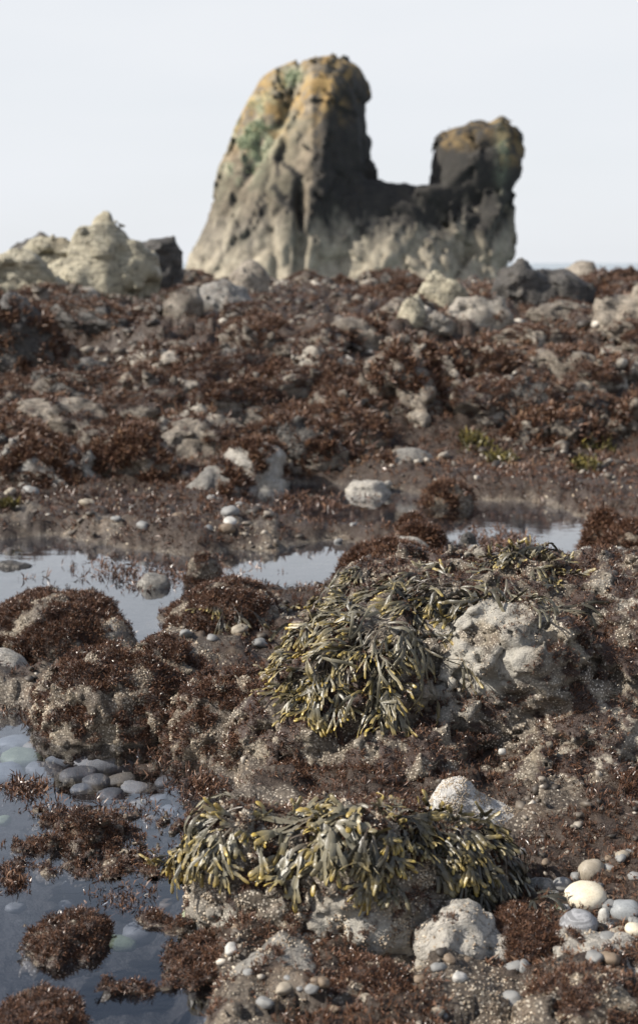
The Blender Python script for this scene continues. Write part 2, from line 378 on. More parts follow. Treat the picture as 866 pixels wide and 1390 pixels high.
def ground_h(x, y):
    x, y = np.asarray(x, float), np.asarray(y, float); p = np.stack([x, y, np.zeros_like(x)], 1)
    far = sstep(7.3, 10.3, y)
    base = 0.03 + 0.03 * sstep(2, 4, y) + 0.006 * np.maximum(y - 7.6, 0) * (1 - sstep(20, 40, y)) - 2.6 * sstep(24, 44, y)
    base += 0.10 * sstep(0.6, 2.5, np.abs(x)) * sstep(3, 1.5, y)
    yw = y + 0.9 * fbm(p * np.array([.8, .35, 1]) + 61, 3) * np.clip(y / 10, .5, 1.6) + .25 * ridged(p * 2.2 + 8, 2)
    for yk, hk in ((8.7, .10), (9.9, .13), (11.6, .16), (14.2, .11), (17.6, .03)): base = base + hk * sstep(yk - .017 * yk, yk + .017 * yk, yw)
    cv, ce = cells(p * np.where(y < 7, 6.0, 2.6)[:, None] * np.array([1, 1.3, 1]) + .3 * fbm(p * 5, 2)[:, None])
    lum = 0.022 * cv + 0.030 * fbm(p * 1.9, 3) + 0.030 * ridged(p * 3.7 + 5, 3) + 0.020 * fbm(p * 11, 3)
    lf = 0.07 * cv - .03 * (ce < .08) + 0.12 * fbm(p * 0.75 + 3, 3) + 0.19 * ridged(p * np.array([0.9, 1.5, 1]) + 11, 3) + 0.12 * ridged(p * np.array([2.6, 3.6, 1]), 3) + 0.035 * fbm(p * 8, 3)
    h = base + lum * (1 - far) + (lf - 0.02) * far
    wob = 0.035 * fbm(p * 6, 3) + 0.02 * fbm(p * 19, 2)
    for P, dp in zip(POOLS, POOL_DEPTH):
        s = sd_poly(x, y, P) - 0.015 - 0.04 * np.maximum(y - 3.3, 0) - .06 * sstep(4.3, 5, y) + wob * (0.6 + 0.25 * np.maximum(y - 3, 0))
        sc = 0.045 + 0.014 * np.maximum(y - 3, 0)
        t = sstep(-sc * 1.6, sc * 1.6, s)
        bed = -dp + 0.02 * fbm(p * 5, 3) + 0.008 * ridged(p * 16, 2)
        h = bed * (1 - t) + np.maximum(h, 0.014 + 0.2 * lum) * t if False else bed * (1 - t) + h * t
    return h
def gh(x, y): return float(ground_h(np.array([x]), np.array([y]))[0])
def ground_hit(px, py):
    d = ray(px, py); Y = np.geomspace(1.5, 60, 1500); z = CAM_H + d[2] * Y; g = ground_h(d[0] * Y, Y)
    i = np.argmax(z < g)
    if not (z < g).any(): i = len(Y) - 1
    return np.array([d[0] * Y[i], Y[i], g[i]])

rows = np.concatenate([np.linspace(-12, 1.2, 14)[:-1], np.geomspace(1.2, 32, 580), np.geomspace(32, 90, 24)[1:]])
u = np.linspace(-1, 1, 275); uu = np.concatenate([[-14, -7, -4, -2.6, -1.8, -1.35, -1.12], u, [1.12, 1.35, 1.8, 2.6, 4, 7, 14]])
YY, UU = np.meshgrid(rows, uu, indexing='ij'); XX = UU * (0.32 * np.maximum(YY, 1.6) + 0.12)
HH = ground_h(XX.ravel(), YY.ravel())
GV = np.stack([XX.ravel(), YY.ravel(), HH], 1)
nr, nc = YY.shape; ii = (np.arange(nr - 1)[:, None] * nc + np.arange(nc - 1)[None]).ravel()
GF = np.stack([ii, ii + 1, ii + nc + 1, ii + nc], 1)
GN = vnormals(GV, GF)
gp = GV * np.array([1, 1, 0.6])
gs = np.clip(4.0 / np.maximum(GV[:, 1], 2.5), 0.25, 1.0)
turf_g = sstep(-0.10, 0.22, fbm(gp * 2.4 + 31, 4) + 0.35 * fbm(gp * 9, 3) + 0.16 + .10 * sstep(4, 5, GV[:, 1]) + .26 * sstep(5.6, 6.4, GV[:, 1])) * sstep(0.0, 0.02, GV[:, 2]) * sstep(0.2, 0.6, GN[:, 2])
turf_g *= 1 - sstep(22, 25, GV[:, 1])
# fine relief: rough barnacled crust
rel = (0.006 * ridged(gp * 26, 2) + 0.004 * fbm(gp * 60, 2)) * np.clip(GV[:, 1] / 3, 1, 3)
GV[:, 2] += rel
ground = obj('ground', mk_mesh('ground', GV, GF, {'turf': turf_g, 'silt': sstep(-.01, -.045, GV[:, 2]) * (GV[:, 1] < 8)}), M_GROUND, kind='structure')

# sea to the horizon and the pools' water sheet
sv = np.array([[-9000, 30, -0.9], [9000, 30, -0.9], [9000, 12000, -0.9], [-9000, 12000, -0.9]], float)
obj('sea', mk_mesh('sea', sv, np.array([[0, 1, 2, 3]])), M_SEA, kind='structure')
def water_sheet(x0, x1, y0, y1):
    gx, gy = np.linspace(x0, x1, 12), np.linspace(y0, y1, 12); A, B = np.meshgrid(gx, gy, indexing='ij')
    V = np.stack([A.ravel(), B.ravel(), np.zeros(A.size)], 1); i = (np.arange(11)[:, None] * 12 + np.arange(11)[None]).ravel()
    obj('water', mk_mesh('water', V, np.stack([i, i + 12, i + 13, i + 1], 1)), M_WATER, kind='structure')
water_sheet(-3.2, 2.9, 1.2, 8.4)

# ------------------------------------------------------------------ rocks
rng = np.random.RandomState(11)
NEAR = []                                               # (V, F) of rocks that wrack hangs on
def dome(x0, x1, yt, yb, z0=0.0, k=0.8, base=None):
    """ellipsoid standing on height z0 that fills the given box of the picture"""
    cxp = 0.5 * (x0 + x1); b = at_z(cxp, yb, z0) if base is None else base
    rx = 0.5 * (x1 - x0) / FPX * b[1] * 1.03; ry = k * rx; a = np.linspace(0, np.pi, 60); lo, hi = 0.003, 6.0
    for _ in range(40):
        rz = 0.5 * (lo + hi); top = proj_y(b[1] + ry - ry * np.cos(a), z0 + rz * np.sin(a)).min()
        if top > yt: lo = rz
        else: hi = rz
    c = np.array([0.0, b[1] + ry, z0]); c[0] = (cxp - CX) / FPX * (c[1] * cp - (z0 + rz * .4 - CAM_H) * sp_)
    return c, np.array([rx, ry, rz])
    V = V * (1 + .05 * np.clip(cells(IV3 * 1.4 + off)[0], -1, 1))[:, None]
    if 'submerged' in name: V = V * (1 + .12 * ridged(IV3 * 1.3 + off, 2))[:, None]
def sdf_rock(name, lobes, res, mat, label, cover=0.5, cut=0, amp=0.12, seed=0, barn=0, turf_n=3000, tsize=0.0120, nb=7, k=0.04, near=False, cat='rock', group=None, blocks=0.5, barn_size=0.0045, fscale=1.0, up_bias=0.35, turf_mat=None, mask=None, sink=0.06, pale=None, dens=1.0):
    """lobes: (centre, radii, yaw, tilt) ellipsoids melted together, crags added in the volume"""
    r_ = np.random.RandomState(seed + 100)
    lobes = [(l[0], l[1], l[2] if len(l) > 2 else 0.0, l[3] if len(l) > 3 else 0.0) for l in lobes]
    R = max(l[1].max() for l in lobes); rm = float(np.median([np.sort(l[1])[1] for l in lobes])); A = amp * rm
    lo = np.min([l[0] - max(l[1][0], l[1][1]) if abs(l[2]) + abs(l[3]) > .01 else l[0] - l[1] for l in lobes], 0) - 2.2 * A - 3 * res
    hi = np.max([l[0] + max(l[1][0], l[1][1]) if abs(l[2]) + abs(l[3]) > .01 else l[0] + l[1] for l in lobes], 0) + 2.2 * A + 3 * res
    zb = min(l[0][2] for l in lobes) - sink; lo[2] = max(lo[2], zb - 2 * res)
    hi[2] = max(l[0][2] + (l[1][2] if abs(l[3]) < .01 else max(l[1][2], l[1][0] * .7)) for l in lobes) + 2 * A + 3 * res
    planes = []
    for l in lobes:
        planes.append([])
        for _ in range(cut):
            n = nrm(r_.normal(size=3) * np.array([1, 1, 0.8]) + np.array([0, -0.15, 0.35])); planes[-1].append((n, r_.uniform(0.66, 0.88)))
    off = r_.uniform(0, 90, 3)
    def sdf(G):
        d = None
        for li, (c, r, yaw, tilt) in enumerate(lobes):
            e = sd_ell(G, c, r, yaw, tilt)
            for n, h in planes[li]: e = np.maximum(e, ((G - c) @ n) - h * math.sqrt(((n * r) ** 2).sum()))
            d = e if d is None else smin(d, e, k)
        m = np.abs(d) < 2.2 * A + 2 * res; q = G[m] + off
        f = fscale / rm
        dd = A * (0.7 * fbm(q * f * 0.9, 2) + 0.32 * ridged(q * f * np.array([1.5, 1.8, 2.4]), 3))
        if blocks:
            v, e = cells(q * f * np.array([1.7, 1.7, 2.2]) + 0.35 * fbm(q * f * 2, 2)[:, None]); v2, e2 = cells(q * f * np.array([4.6, 4.6, 6.0]) + 0.25 * fbm(q * f * 5, 2)[:, None]); dd += A * blocks * (v * 1.35 + 0.5 * v2 - .12 * (e < .10) - .06 * (e2 < .08))
        d[m] -= dd
        return np.maximum(d, zb - G[:, 2])
    V, F = surface_net(lo, hi, res, sdf)
    N = vnormals(V, F); q = V + off
    V = V + N * (res * 0.55 * fbm(q * (0.22 / res), 2) + res * 0.5 * ridged(q * (0.10 / res), 2))[:, None]
    N = vnormals(V, F)
    tm = fbm(q * (1.5 * fscale / rm) + 40, 4) + 0.40 * fbm(q * (6 / rm), 3) + up_bias * (N[:, 2] - 0.35) + (cover - 0.5) * 1.3
    turf = sstep(-0.06, 0.16, tm) * sstep(-0.4, 0.0, N[:, 2]) * sstep(-0.01, 0.012, V[:, 2])
    if mask is not None: turf = mask(V, N, turf)
    root = Vector(lobes[0][0]); root.z = max(zb + sink, 0.0) if zb < 0.2 else zb + sink
    rl = np.array(root)
    t = obj(name, None, loc=root, label=label, cat=cat, group=group)
    obj('rock_body', mk_mesh(name, V - rl, F, dict({'turf': turf}, **({'pale': pale(V)} if pale else {}))), mat, t)
    if turf_n and root.y < 2.75: tsize, dens = tsize * .72, dens * 1.5
    if turf_n:
        cnt = int(min(turf_n * dens * eff_area(V, F, turf) / 0.1, 13000))
        if cnt > 20:
            tw = turf * np.clip(.75 - N[:, 1] * .9, .22, 1); cnt = int(cnt * min(1, eff_area(V, F, tw) / max(eff_area(V, F, turf), 1e-9) + .05)); P, Nn, vi = scatter(V, F, tw, cnt, r_)
            tone = np.clip(0.5 + 0.55 * fbm(P * (5 / max(rm, .1)) + 7, 2) + r_.normal(size=cnt) * 0.15, 0, 1)
            tv, tf, sh = tufts(P - rl, Nn, tsize * r_.uniform(0.6, 1.3, cnt), nb, r_, tone=tone)
            obj('turf_seaweed', mk_mesh('turf_seaweed', tv, tf, {'shade': sh}), turf_mat or M_TURF, t, kind='stuff')
    if barn:
        bw = sstep(0.02, 0.32, fbm(q * (2.2 / rm) + 70, 4) + 0.25 * fbm(q * 30, 2) + 0.12) * (1 - 0.85 * turf) * sstep(0.01, 0.05, V[:, 2])
        cnt = int(min(barn * 1.8 * eff_area(V, F, bw) / 0.1, 7000))
        if cnt > 20:
            bw = bw * np.clip(.75 - N[:, 1], .15, 1); cnt = int(cnt * .7); P, Nn, vi = scatter(V, F, bw, cnt, r_)
            bv, bf, sh = barnacles(P - rl, Nn, barn_size * .8 * r_.uniform(0.5, 1.5, cnt), r_)
            obj('barnacle_crust', mk_mesh('barnacle_crust', bv, bf, {'shade': sh}, smooth=False), M_BARN, t, kind='stuff')
    if near: NEAR.append((V, tris_of(F)))
    return t

E = lambda px, py, Y, r, yaw=0.0, tilt=0.0: (at_Y(px, py, Y), np.array(r, float), yaw, tilt)
# the big barnacled boulder, right of the middle
BULGE = at_Y(650, 878, 3.16)
sdf_rock('boulder', [E(690, 925, 3.58, (.50, .50, .345), .05), E(520, 940, 3.42, (.27, .38, .25), -.3), E(850, 905, 3.56, (.34, .46, .30)), E(430, 1000, 3.22, (.20, .22, .16), .2),
    E(712, 888, 3.22, (.180, .15, .112), .15, -.15), E(810, 1000, 3.14, (.20, .14, .10), -.3), E(560, 815, 3.70, (.22, .2, .12)), E(770, 1060, 3.00, (.22, .10, .06)), E(540, 1035, 3.04, (.17, .13, .08))],
    0.0093, M_BOULDER, 'large barnacled boulder draped with wrack right of the pools', cover=0.50, amp=0.12, mask=lambda V, N, t: t * (1 - np.clip(1.6 * np.exp(-(((V - BULGE) / np.array([.14, .18, .11])) ** 2).sum(1)), 0, 1)), seed=3, barn=4200, k=0.03, near=True, cat='boulder', fscale=1.8, blocks=0.8, turf_n=3000, up_bias=0.25, barn_size=.004,
    pale=lambda V: np.clip(2.2 * np.exp(-(((V - BULGE) / np.array([.13, .16, .12])) ** 2).sum(1)) * sstep(-.25, .2, fbm(V * 9, 3) + .1) + .4 * sstep(.12, .4, fbm(V * 4.5 + 33, 3)), 0, 1))
def D(x0, x1, yt, yb, z0=0.0, k=.8): return dome(x0, x1, yt, yb, z0, k * (1.65 if x1 - x0 > 100 and not (yt > 1080 and yb in (1295, 1300, 1270, 1260)) else 1.15))
SP = [
 # name, lobes, res, mat, label, kwargs
 ('rock', [D(250, 700, 1085, 1295, 0, .55), D(420, 580, 1110, 1300, 0, .7), D(250, 420, 1090, 1270, 0, .7), D(560, 700, 1130, 1260, 0, .8)], .007, M_BOULDER, 'low rock draped with several wracks in front of the large boulder', dict(pale=lambda V: np.clip(.5 * sstep(.0, .3, fbm(V * 5 + 12, 3)) + np.exp(-(((V - at_Y(495, 1235, 2.36)) / np.array([.13, .2, .07])) ** 2).sum(1)), 0, 1), cover=.30, seed=4, barn=2200, near=True, amp=.16, fscale=2.0, up_bias=.7, turf_n=3000)),
 ('rock', [D(-30, 185, 806, 902, 0, .6), D(-20, 100, 812, 890, 0, .8)], .010, M_WEED_ROCK, 'rounded hump of red seaweed at the left between two pools', dict(cover=.58, seed=5, barn=900, amp=.10, near=True)),
 ('rock', [D(222, 388, 794, 895, 0.02, .7), D(270, 380, 792, 880, 0.02, .7)], .010, M_WEED_ROCK, 'dark seaweed hump left of the boulder with thin wrack hanging over it', dict(cover=.62, seed=6, barn=500, near=True, amp=.12)),
 ('rock', [D(40, 280, 882, 1012, 0, .55), D(150, 290, 872, 990, 0.0, .7), D(60, 180, 905, 1010, 0, .6)], .009, M_WEED_ROCK, 'knobbly weedy rock on the far edge of the near pool', dict(cover=.50, seed=7, barn=1600, near=True, amp=.18, fscale=1.6)),
 ('rock', [D(222, 400, 915, 1040, 0, .6), D(300, 430, 940, 1060, 0, .7)], .009, M_WEED_ROCK, 'weedy rock below the tip of the wrack beside the near pool', dict(cover=.55, seed=8, barn=1500, near=True, amp=.18, fscale=1.5)),
 ('rock', [D(455, 600, 738, 815, 0.0, .6), D(535, 604, 714, 780, 0.0, .6)], .012, M_WEED_ROCK, 'weedy hump behind the boulder at the edge of the right pool', dict(cover=.66, seed=9, barn=500, amp=.14, near=True, tsize=.02, fscale=1.4)),
 ('rock', [D(340, 470, 1025, 1105, 0, .8)], .008, M_WEED_ROCK, 'small mound of dark red seaweed above the front wracks', dict(cover=.85, seed=10, barn=600, near=True)),
 ('rock', [D(440, 570, 1020, 1110, 0, .8)], .008, M_WEED_ROCK, 'brown barnacled lump left of the white granite stone', dict(cover=.45, seed=11, barn=3000, near=True)),
 ('rock', [D(690, 802, 1035, 1108, .0, .9)], .007, M_WEED_ROCK, 'ball of dark red seaweed at the foot of the boulder', dict(cover=1.1, seed=12, amp=.07, blocks=.2, turf_n=4000)),
 ('rock', [D(690, 900, 1098, 1185, 0, .55), D(640, 780, 1110, 1170, 0, .7)], .008, M_WEED_ROCK, 'flat slab covered in red seaweed above the pebbles', dict(cover=.75, seed=13, barn=900, amp=.14)),
 ('rock', [D(818, 900, 1055, 1105, 0.03, .9)], .008, M_WEED_ROCK, 'small seaweed lump at the right edge beside the boulder', dict(cover=.8, seed=14, barn=300)),
 ('rock', [D(555, 690, 1232, 1345, 0, .7), D(600, 720, 1250, 1330, 0, .7)], .007, M_PALE_ROCK, 'pale craggy rock with one weedy end at the bottom', dict(cover=.06, cut=4, seed=15, barn=500, amp=.16)),
 ('rock', [D(640, 780, 1232, 1335, 0, .8)], .007, M_WEED_ROCK, 'shaggy seaweed mound between pale rock and banded pebbles', dict(cover=1.1, seed=16, amp=.08, blocks=.2, turf_n=4000)),
 ('rock', [D(575, 665, 1056, 1150, 0, .75), D(600, 720, 1088, 1150, 0, .5)], .006, M_WHITE_ROCK, 'white granite stone below the boulder', dict(cover=-.4, seed=17, amp=.09, barn=9000, barn_size=.0026, turf_n=0, blocks=.25, cat='stone', k=.05)),
 ('rock', [D(640, 735, 1094, 1125, 0.02, .6)], .006, M_PALE_ROCK, 'flat pale stone touching the white granite stone', dict(cover=-.3, seed=18, amp=.1, turf_n=0, cat='stone')),
 ('rock', [dome(50, 250, 1128, 1182, -.01, .8), dome(85, 155, 1102, 1160, -.01, 1.0)], .008, M_WEED_ROCK, 'wet weed island in the middle of the near pool', dict(cover=.62, seed=19, barn=1200, amp=.2, fscale=1.7, blocks=.7, near=True)),
 ('rock', [dome(25, 140, 1258, 1320, -.01, 1.0), dome(60, 150, 1246, 1300, -.01, .9)], .008, M_WEED_ROCK, 'seaweed mound with a bare grey top at the bottom left', dict(cover=.85, seed=20, up_bias=-.1, amp=.26, fscale=1.6)),
 ('rock', [D(180, 345, 1276, 1332, 0, .6)], .008, M_WEED_ROCK, 'weedy mound at the bottom beside the near pool', dict(cover=.75, seed=21, barn=800, amp=.12)),
 ('rock', [D(300, 460, 1270, 1385, 0, .7)], .008, M_GREY_ROCK, 'dark grey rock at the bottom below the wracks', dict(cover=.15, seed=22, barn=1600, cut=3)),
 ('rock', [D(410, 575, 1310, 1420, 0, .7)], .008, M_WEED_ROCK, 'weedy rock at the bottom edge in the middle', dict(cover=.6, seed=23, barn=1500)),
 ('rock', [D(700, 900, 1268, 1360, 0, .5)], .008, M_PALE_ROCK, 'sloping pale slab in the bottom right corner', dict(cover=.12, seed=24, cut=3, barn=700, amp=.12)),
 ('rock', [D(700, 900, 1320, 1440, 0, .5)], .008, M_WEED_ROCK, 'weedy slab below the pale one in the bottom right corner', dict(cover=.55, seed=25, barn=1200)),
 ('rock', [dome(-30, 120, 1345, 1450, 0, 1.3)], .009, M_WEED_ROCK, 'weedy lump in the bottom left corner', dict(cover=.8, seed=26)),
 ('rock', [D(702, 762, 1190, 1245, 0, .85)], .006, M_GREY_ROCK, 'mottled grey green stone left of the cream pebble', dict(cover=-.4, seed=27, turf_n=0, cut=3, amp=.08, cat='stone')),
 ('rock', [D(106, 185, 842, 892, 0.0, .7)], .008, M_GREY_ROCK, 'grey barnacled rock right of the left seaweed hump', dict(cover=.2, seed=28, barn=4500, amp=.14)),
 ('rock', [D(-40, 42, 882, 928, 0, .8)], .008, M_PALE_ROCK, 'smooth pale round stone at the left edge', dict(cover=-.5, seed=29, turf_n=0, amp=.04, blocks=0, cat='stone')),
 ('rock', [D(186, 232, 778, 803, -.01, .6)], .008, M_GREY_ROCK, 'smooth grey stone lying in the left pool', dict(cover=-.5, seed=30, turf_n=0, amp=.05, blocks=0, cat='stone')),
 ('rock', [D(-20, 46, 762, 775, -.01, .4)], .010, M_DARK_ROCK, 'thin dark stone breaking the water of the left pool', dict(cover=-.5, seed=31, turf_n=0, amp=.1, cat='stone')),
 ('rock', [D(252, 300, 752, 800, -.01, .6)], .011, M_WEED_ROCK, 'dark weedy rock standing between the two left pools', dict(cover=.5, seed=32, amp=.16)),
 ('rock', [D(512, 582, 728, 752, .10, .5)], .010, M_PALE_ROCK, 'flat pale stone lying on the hump behind the boulder', dict(cover=-.3, seed=33, turf_n=0, amp=.07, cat='stone')),
 ('rock', [D(622, 648, 722, 752, 0, .8)], .010, M_DARK_ROCK, 'small dark upright stone in the right pool', dict(cover=-.3, seed=34, turf_n=0, amp=.12, cat='stone')),
 ('rock', [D(792, 850, 695, 752, .0, .7), D(815, 900, 712, 765, 0, .7)], .012, M_WEED_ROCK, 'dark weedy rock at the right end of the right pool', dict(cover=.65, seed=35, amp=.15, tsize=.022)),
 ('rock', [D(830, 895, 762, 790, .15, .7)], .009, M_WHITE_ROCK, 'pale stone behind the boulder at the right edge', dict(cover=-.3, seed=36, turf_n=0, amp=.07, cat='stone')),
 ('rock', [D(780, 815, 742, 770, .0, .7)], .009, M_PALE_ROCK, 'small pale stone on the near shore of the right pool', dict(cover=-.3, seed=37, turf_n=0, amp=.07, cat='stone')),
 ('rock', [D(540, 580, 700, 738, .0, .8)], .012, M_WEED_ROCK, 'small weedy rock between the right pool and the hump', dict(cover=.7, seed=38, tsize=.02)),
 ('rock', [D(293, 402, 598, 668, 0.0, .6), D(300, 360, 606, 660, .02, .8)], .014, M_PALE_ROCK, 'pale leaning rock with a seaweed cap above the dark shallows', dict(cover=.22, seed=39, cut=5, up_bias=.8, tsize=.03, amp=.1, turf_n=1300, turf_mat=M_TURF_FAR)),
 ('rock', [D(238, 348, 635, 692, 0, .6)], .016, M_GREY_ROCK, 'craggy grey rock left of the pale leaning rock', dict(cover=.4, seed=40, cut=3, amp=.2, tsize=.03, turf_n=1300, turf_mat=M_TURF_FAR)),
 ('rock', [D(500, 600, 608, 650, 0.02, .45)], .016, M_GREY_ROCK, 'wedge shaped rock with a pale sloping top by the back of the pool', dict(cover=.2, seed=41, cut=4, amp=.1, tsize=.03, turf_n=1200, turf_mat=M_TURF_FAR)),
 ('rock', [dome(470, 538, 650, 676, -.01, .8)], .013, M_PALE_ROCK, 'pale rock standing in shallow water with rusty weed at its foot', dict(cover=-.3, seed=42, cut=5, amp=.2, turf_n=0)),
 ('rock', [D(575, 640, 656, 690, 0, .6)], .015, M_WEED_ROCK, 'brown weedy rock in the water right of the pale rock', dict(cover=.6, seed=43, tsize=.028, turf_n=1300, turf_mat=M_TURF_FAR)),
 ('rock', [D(-30, 125, 600, 675, .03, .5), D(60, 130, 615, 670, .03, .6)], .018, M_GREY_ROCK, 'broad grey outcrop with seaweed streaks at the left', dict(cover=.42, seed=44, amp=.2, tsize=.032, turf_n=1200, turf_mat=M_TURF_FAR, blocks=.8)),
 ('rock', [D(120, 250, 590, 665, .04, .6)], .018, M_WEED_ROCK, 'brown crag right of the broad grey outcrop', dict(cover=.55, seed=45, amp=.2, tsize=.032, turf_n=1200, turf_mat=M_TURF_FAR)),
]
for i, (nm, lobes, res, mat, lab, kw) in enumerate(SP): sdf_rock(nm, lobes, res * 1.12, mat, lab, **kw)
def gdome(x0, x1, yt, yb, Y, k=.8):
    h = ground_hit(.5 * (x0 + x1), yb); b = at_Y(.5 * (x0 + x1), yb, min(Y, h[1]) if h[1] < 22 else Y); return dome(x0, x1, yt, yb, b[2], k, b)
BACK = [  # (box, distance, k), res, mat, label, kwargs
 ([(-40, 78, 400, 505, 12.5, .7), (20, 85, 425, 500, 12.3, .6)], .035, M_DARK_ROCK, 'big dark rock at the left edge of the slope', dict(cover=.45)),
 ([(88, 168, 486, 545, 10.6, .7)], .025, M_DARK_ROCK, 'dark angular rock with a grey edge on the left slope', dict(cover=.15, cut=4)),
 ([(108, 163, 512, 552, 10.2, .5)], .022, M_FAR_PALE, 'small pale jagged stone in front of the dark angular rock', dict(cover=-.3, cut=3)),
 ([(500, 590, 478, 585, 10.0, 2.4)], .025, M_FAR_ROCK, 'pale sloping outcrop in the middle of the slope below the sea stack', dict(cover=.4, cut=5, amp=.24)),
 ([(440, 520, 430, 470, 14.5, .6)], .03, M_FAR_ROCK, 'grey rock halfway up the slope below the sea stack', dict(cover=.35)),
 ([(266, 342, 382, 424, 18.5, .7)], .035, M_GREY_ROCK, 'large rounded grey rock below the left tower', dict(cover=-.1, cut=2)),
 ([(312, 366, 356, 398, 21, .7)], .05, M_TAN_ROCK, 'brown rounded rock at the foot of the left tower', dict(cover=.1)),
 ([(568, 636, 362, 420, 20.5, .6)], .04, M_CREAM_ROCK, 'pointed pale rock at the foot of the sea stack', dict(cut=5)),
 ([(540, 578, 393, 440, 18.5, .7)], .04, M_CREAM_ROCK, 'pale block left of the pointed pale rock', dict(cut=3)),
 ([(600, 690, 400, 445, 18.0, .5)], .04, M_FAR_PALE, 'low pale rock in front of the right tower', dict(cover=.2)),
 ([(708, 762, 372, 412, 20.5, .6)], .04, M_CREAM_ROCK, 'square cream rock right of the sea stack', dict(cut=5)),
 ([(660, 815, 366, 420, 23.5, .4), (668, 740, 354, 410, 23.3, .4)], .05, M_DARK_ROCK, 'long black rock stretching right from the sea stack', dict()),
 ([(752, 818, 356, 400, 29, .7)], .07, M_TAN_ROCK, 'brown rounded rock behind the long black rock', dict(cover=-.3)),
 ([(806, 858, 392, 448, 18, .7), (842, 905, 374, 440, 19, .6)], .04, M_TAN_ROCK, 'tan jointed rock at the right edge below the sea', dict(cover=.15, cut=6)),
 ([(55, 212, 300, 405, 24, .7), (10, 150, 332, 405, 23.5, .7), (110, 196, 288, 390, 24, .6)], .05, M_CREAM_ROCK, 'large cream rock left of the sea stack', dict(cut=5, amp=.18)),
 ([(-30, 100, 330, 410, 23, .6)], .05, M_CREAM_ROCK, 'low cream rock at the left edge of the skyline', dict(cut=5, amp=.18)),
 ([(2, 98, 322, 380, 27, .5), (40, 75, 318, 360, 27, .6)], .06, M_DARK_ROCK, 'dark topped rock behind the low cream rock', dict(amp=.15)),
 ([(180, 246, 300, 402, 20.5, .5), (212, 280, 304, 402, 20.8, .5)], .05, M_DARK_ROCK, 'dark jagged rock between cream rock and left tower', dict(amp=.24, cut=3)),
 ([(170, 240, 350, 400, 21, .7)], .045, M_TAN_ROCK, 'tan tilted slab under the dark jagged rock', dict(cover=.0, cut=4)),
 ([(225, 275, 380, 425, 17.5, .7)], .04, M_FAR_ROCK, 'grey stone left of the large rounded grey rock', dict(cover=.1, cut=2)),
 ([(95, 140, 390, 420, 17, .7)], .04, M_FAR_PALE, 'pale stone under the large cream rock', dict(cover=.0, cut=3)),
]
for (x0, x1, yt, yb, pale_, cov, lab) in (
    (245, 305, 478, 524, 0, .4, 'jagged grey ledge right of the small pale jagged stone'), (325, 425, 500, 548, 0, .45, 'broad broken ledge in the middle of the left slope'),
    (398, 452, 472, 512, 1, .2, 'pale broken block left of the sloping outcrop'), (600, 690, 468, 516, 0, .4, 'wide angular ledge right of the sloping outcrop'),
    (640, 730, 520, 574, 1, .35, 'pale fractured ledge above the olive weed clumps'), (715, 800, 436, 482, 0, .35, 'grey angular ledge below the square cream rock'),
    (775, 860, 474, 524, 1, .3, 'pale angular ledge at the right side of the slope'), (385, 480, 588, 640, 0, .4, 'low cracked ledge right of the pale leaning rock'),
    (180, 245, 470, 505, 1, .3, 'pale cracked block behind the jagged grey ledge'), (-20, 66, 556, 604, 0, .4, 'grey ledge at the left edge above the broad outcrop'),
    (700, 790, 560, 606, 0, .45, 'brown grey ledge just behind the high olive weed'), (815, 890, 540, 596, 0, .35, 'steep grey ledge at the right edge above the pool'),
    (120, 215, 546, 592, 0, .4, 'stepped grey ledge above the brown crag'), (225, 300, 556, 602, 1, .3, 'pale stepped ledge above the craggy grey rock'), (430, 500, 536, 584, 0, .35, 'dark creviced ledge left of the sloping outcrop foot')):
    BACK.append(([(x0, x1, yt, yb, 20, .9), (x0 + (x1 - x0) * .45, x1 + (x1 - x0) * .25, yt + (yb - yt) * .3, yb, 20, .8), (x0 - (x1 - x0) * .2, x0 + (x1 - x0) * .4, yt + (yb - yt) * .35, yb, 20, .8)], .026, M_FAR_PALE if pale_ else M_FAR_ROCK, lab, dict(cover=cov, cut=6, amp=.26, blocks=1.0, k=.05)))
for i, (bx, res, mat, lab, kw) in enumerate(BACK):
    a = dict(amp=.16, seed=60 + i, tsize=.055, turf_n=380, nb=6, turf_mat=M_TURF_FAR, k=.12, sink=.4); a.update(kw)
    if 'cover' not in kw: a['turf_n'] = 0
    sdf_rock('rock', [gdome(*b) for b in bx], res, mat, lab, **a)

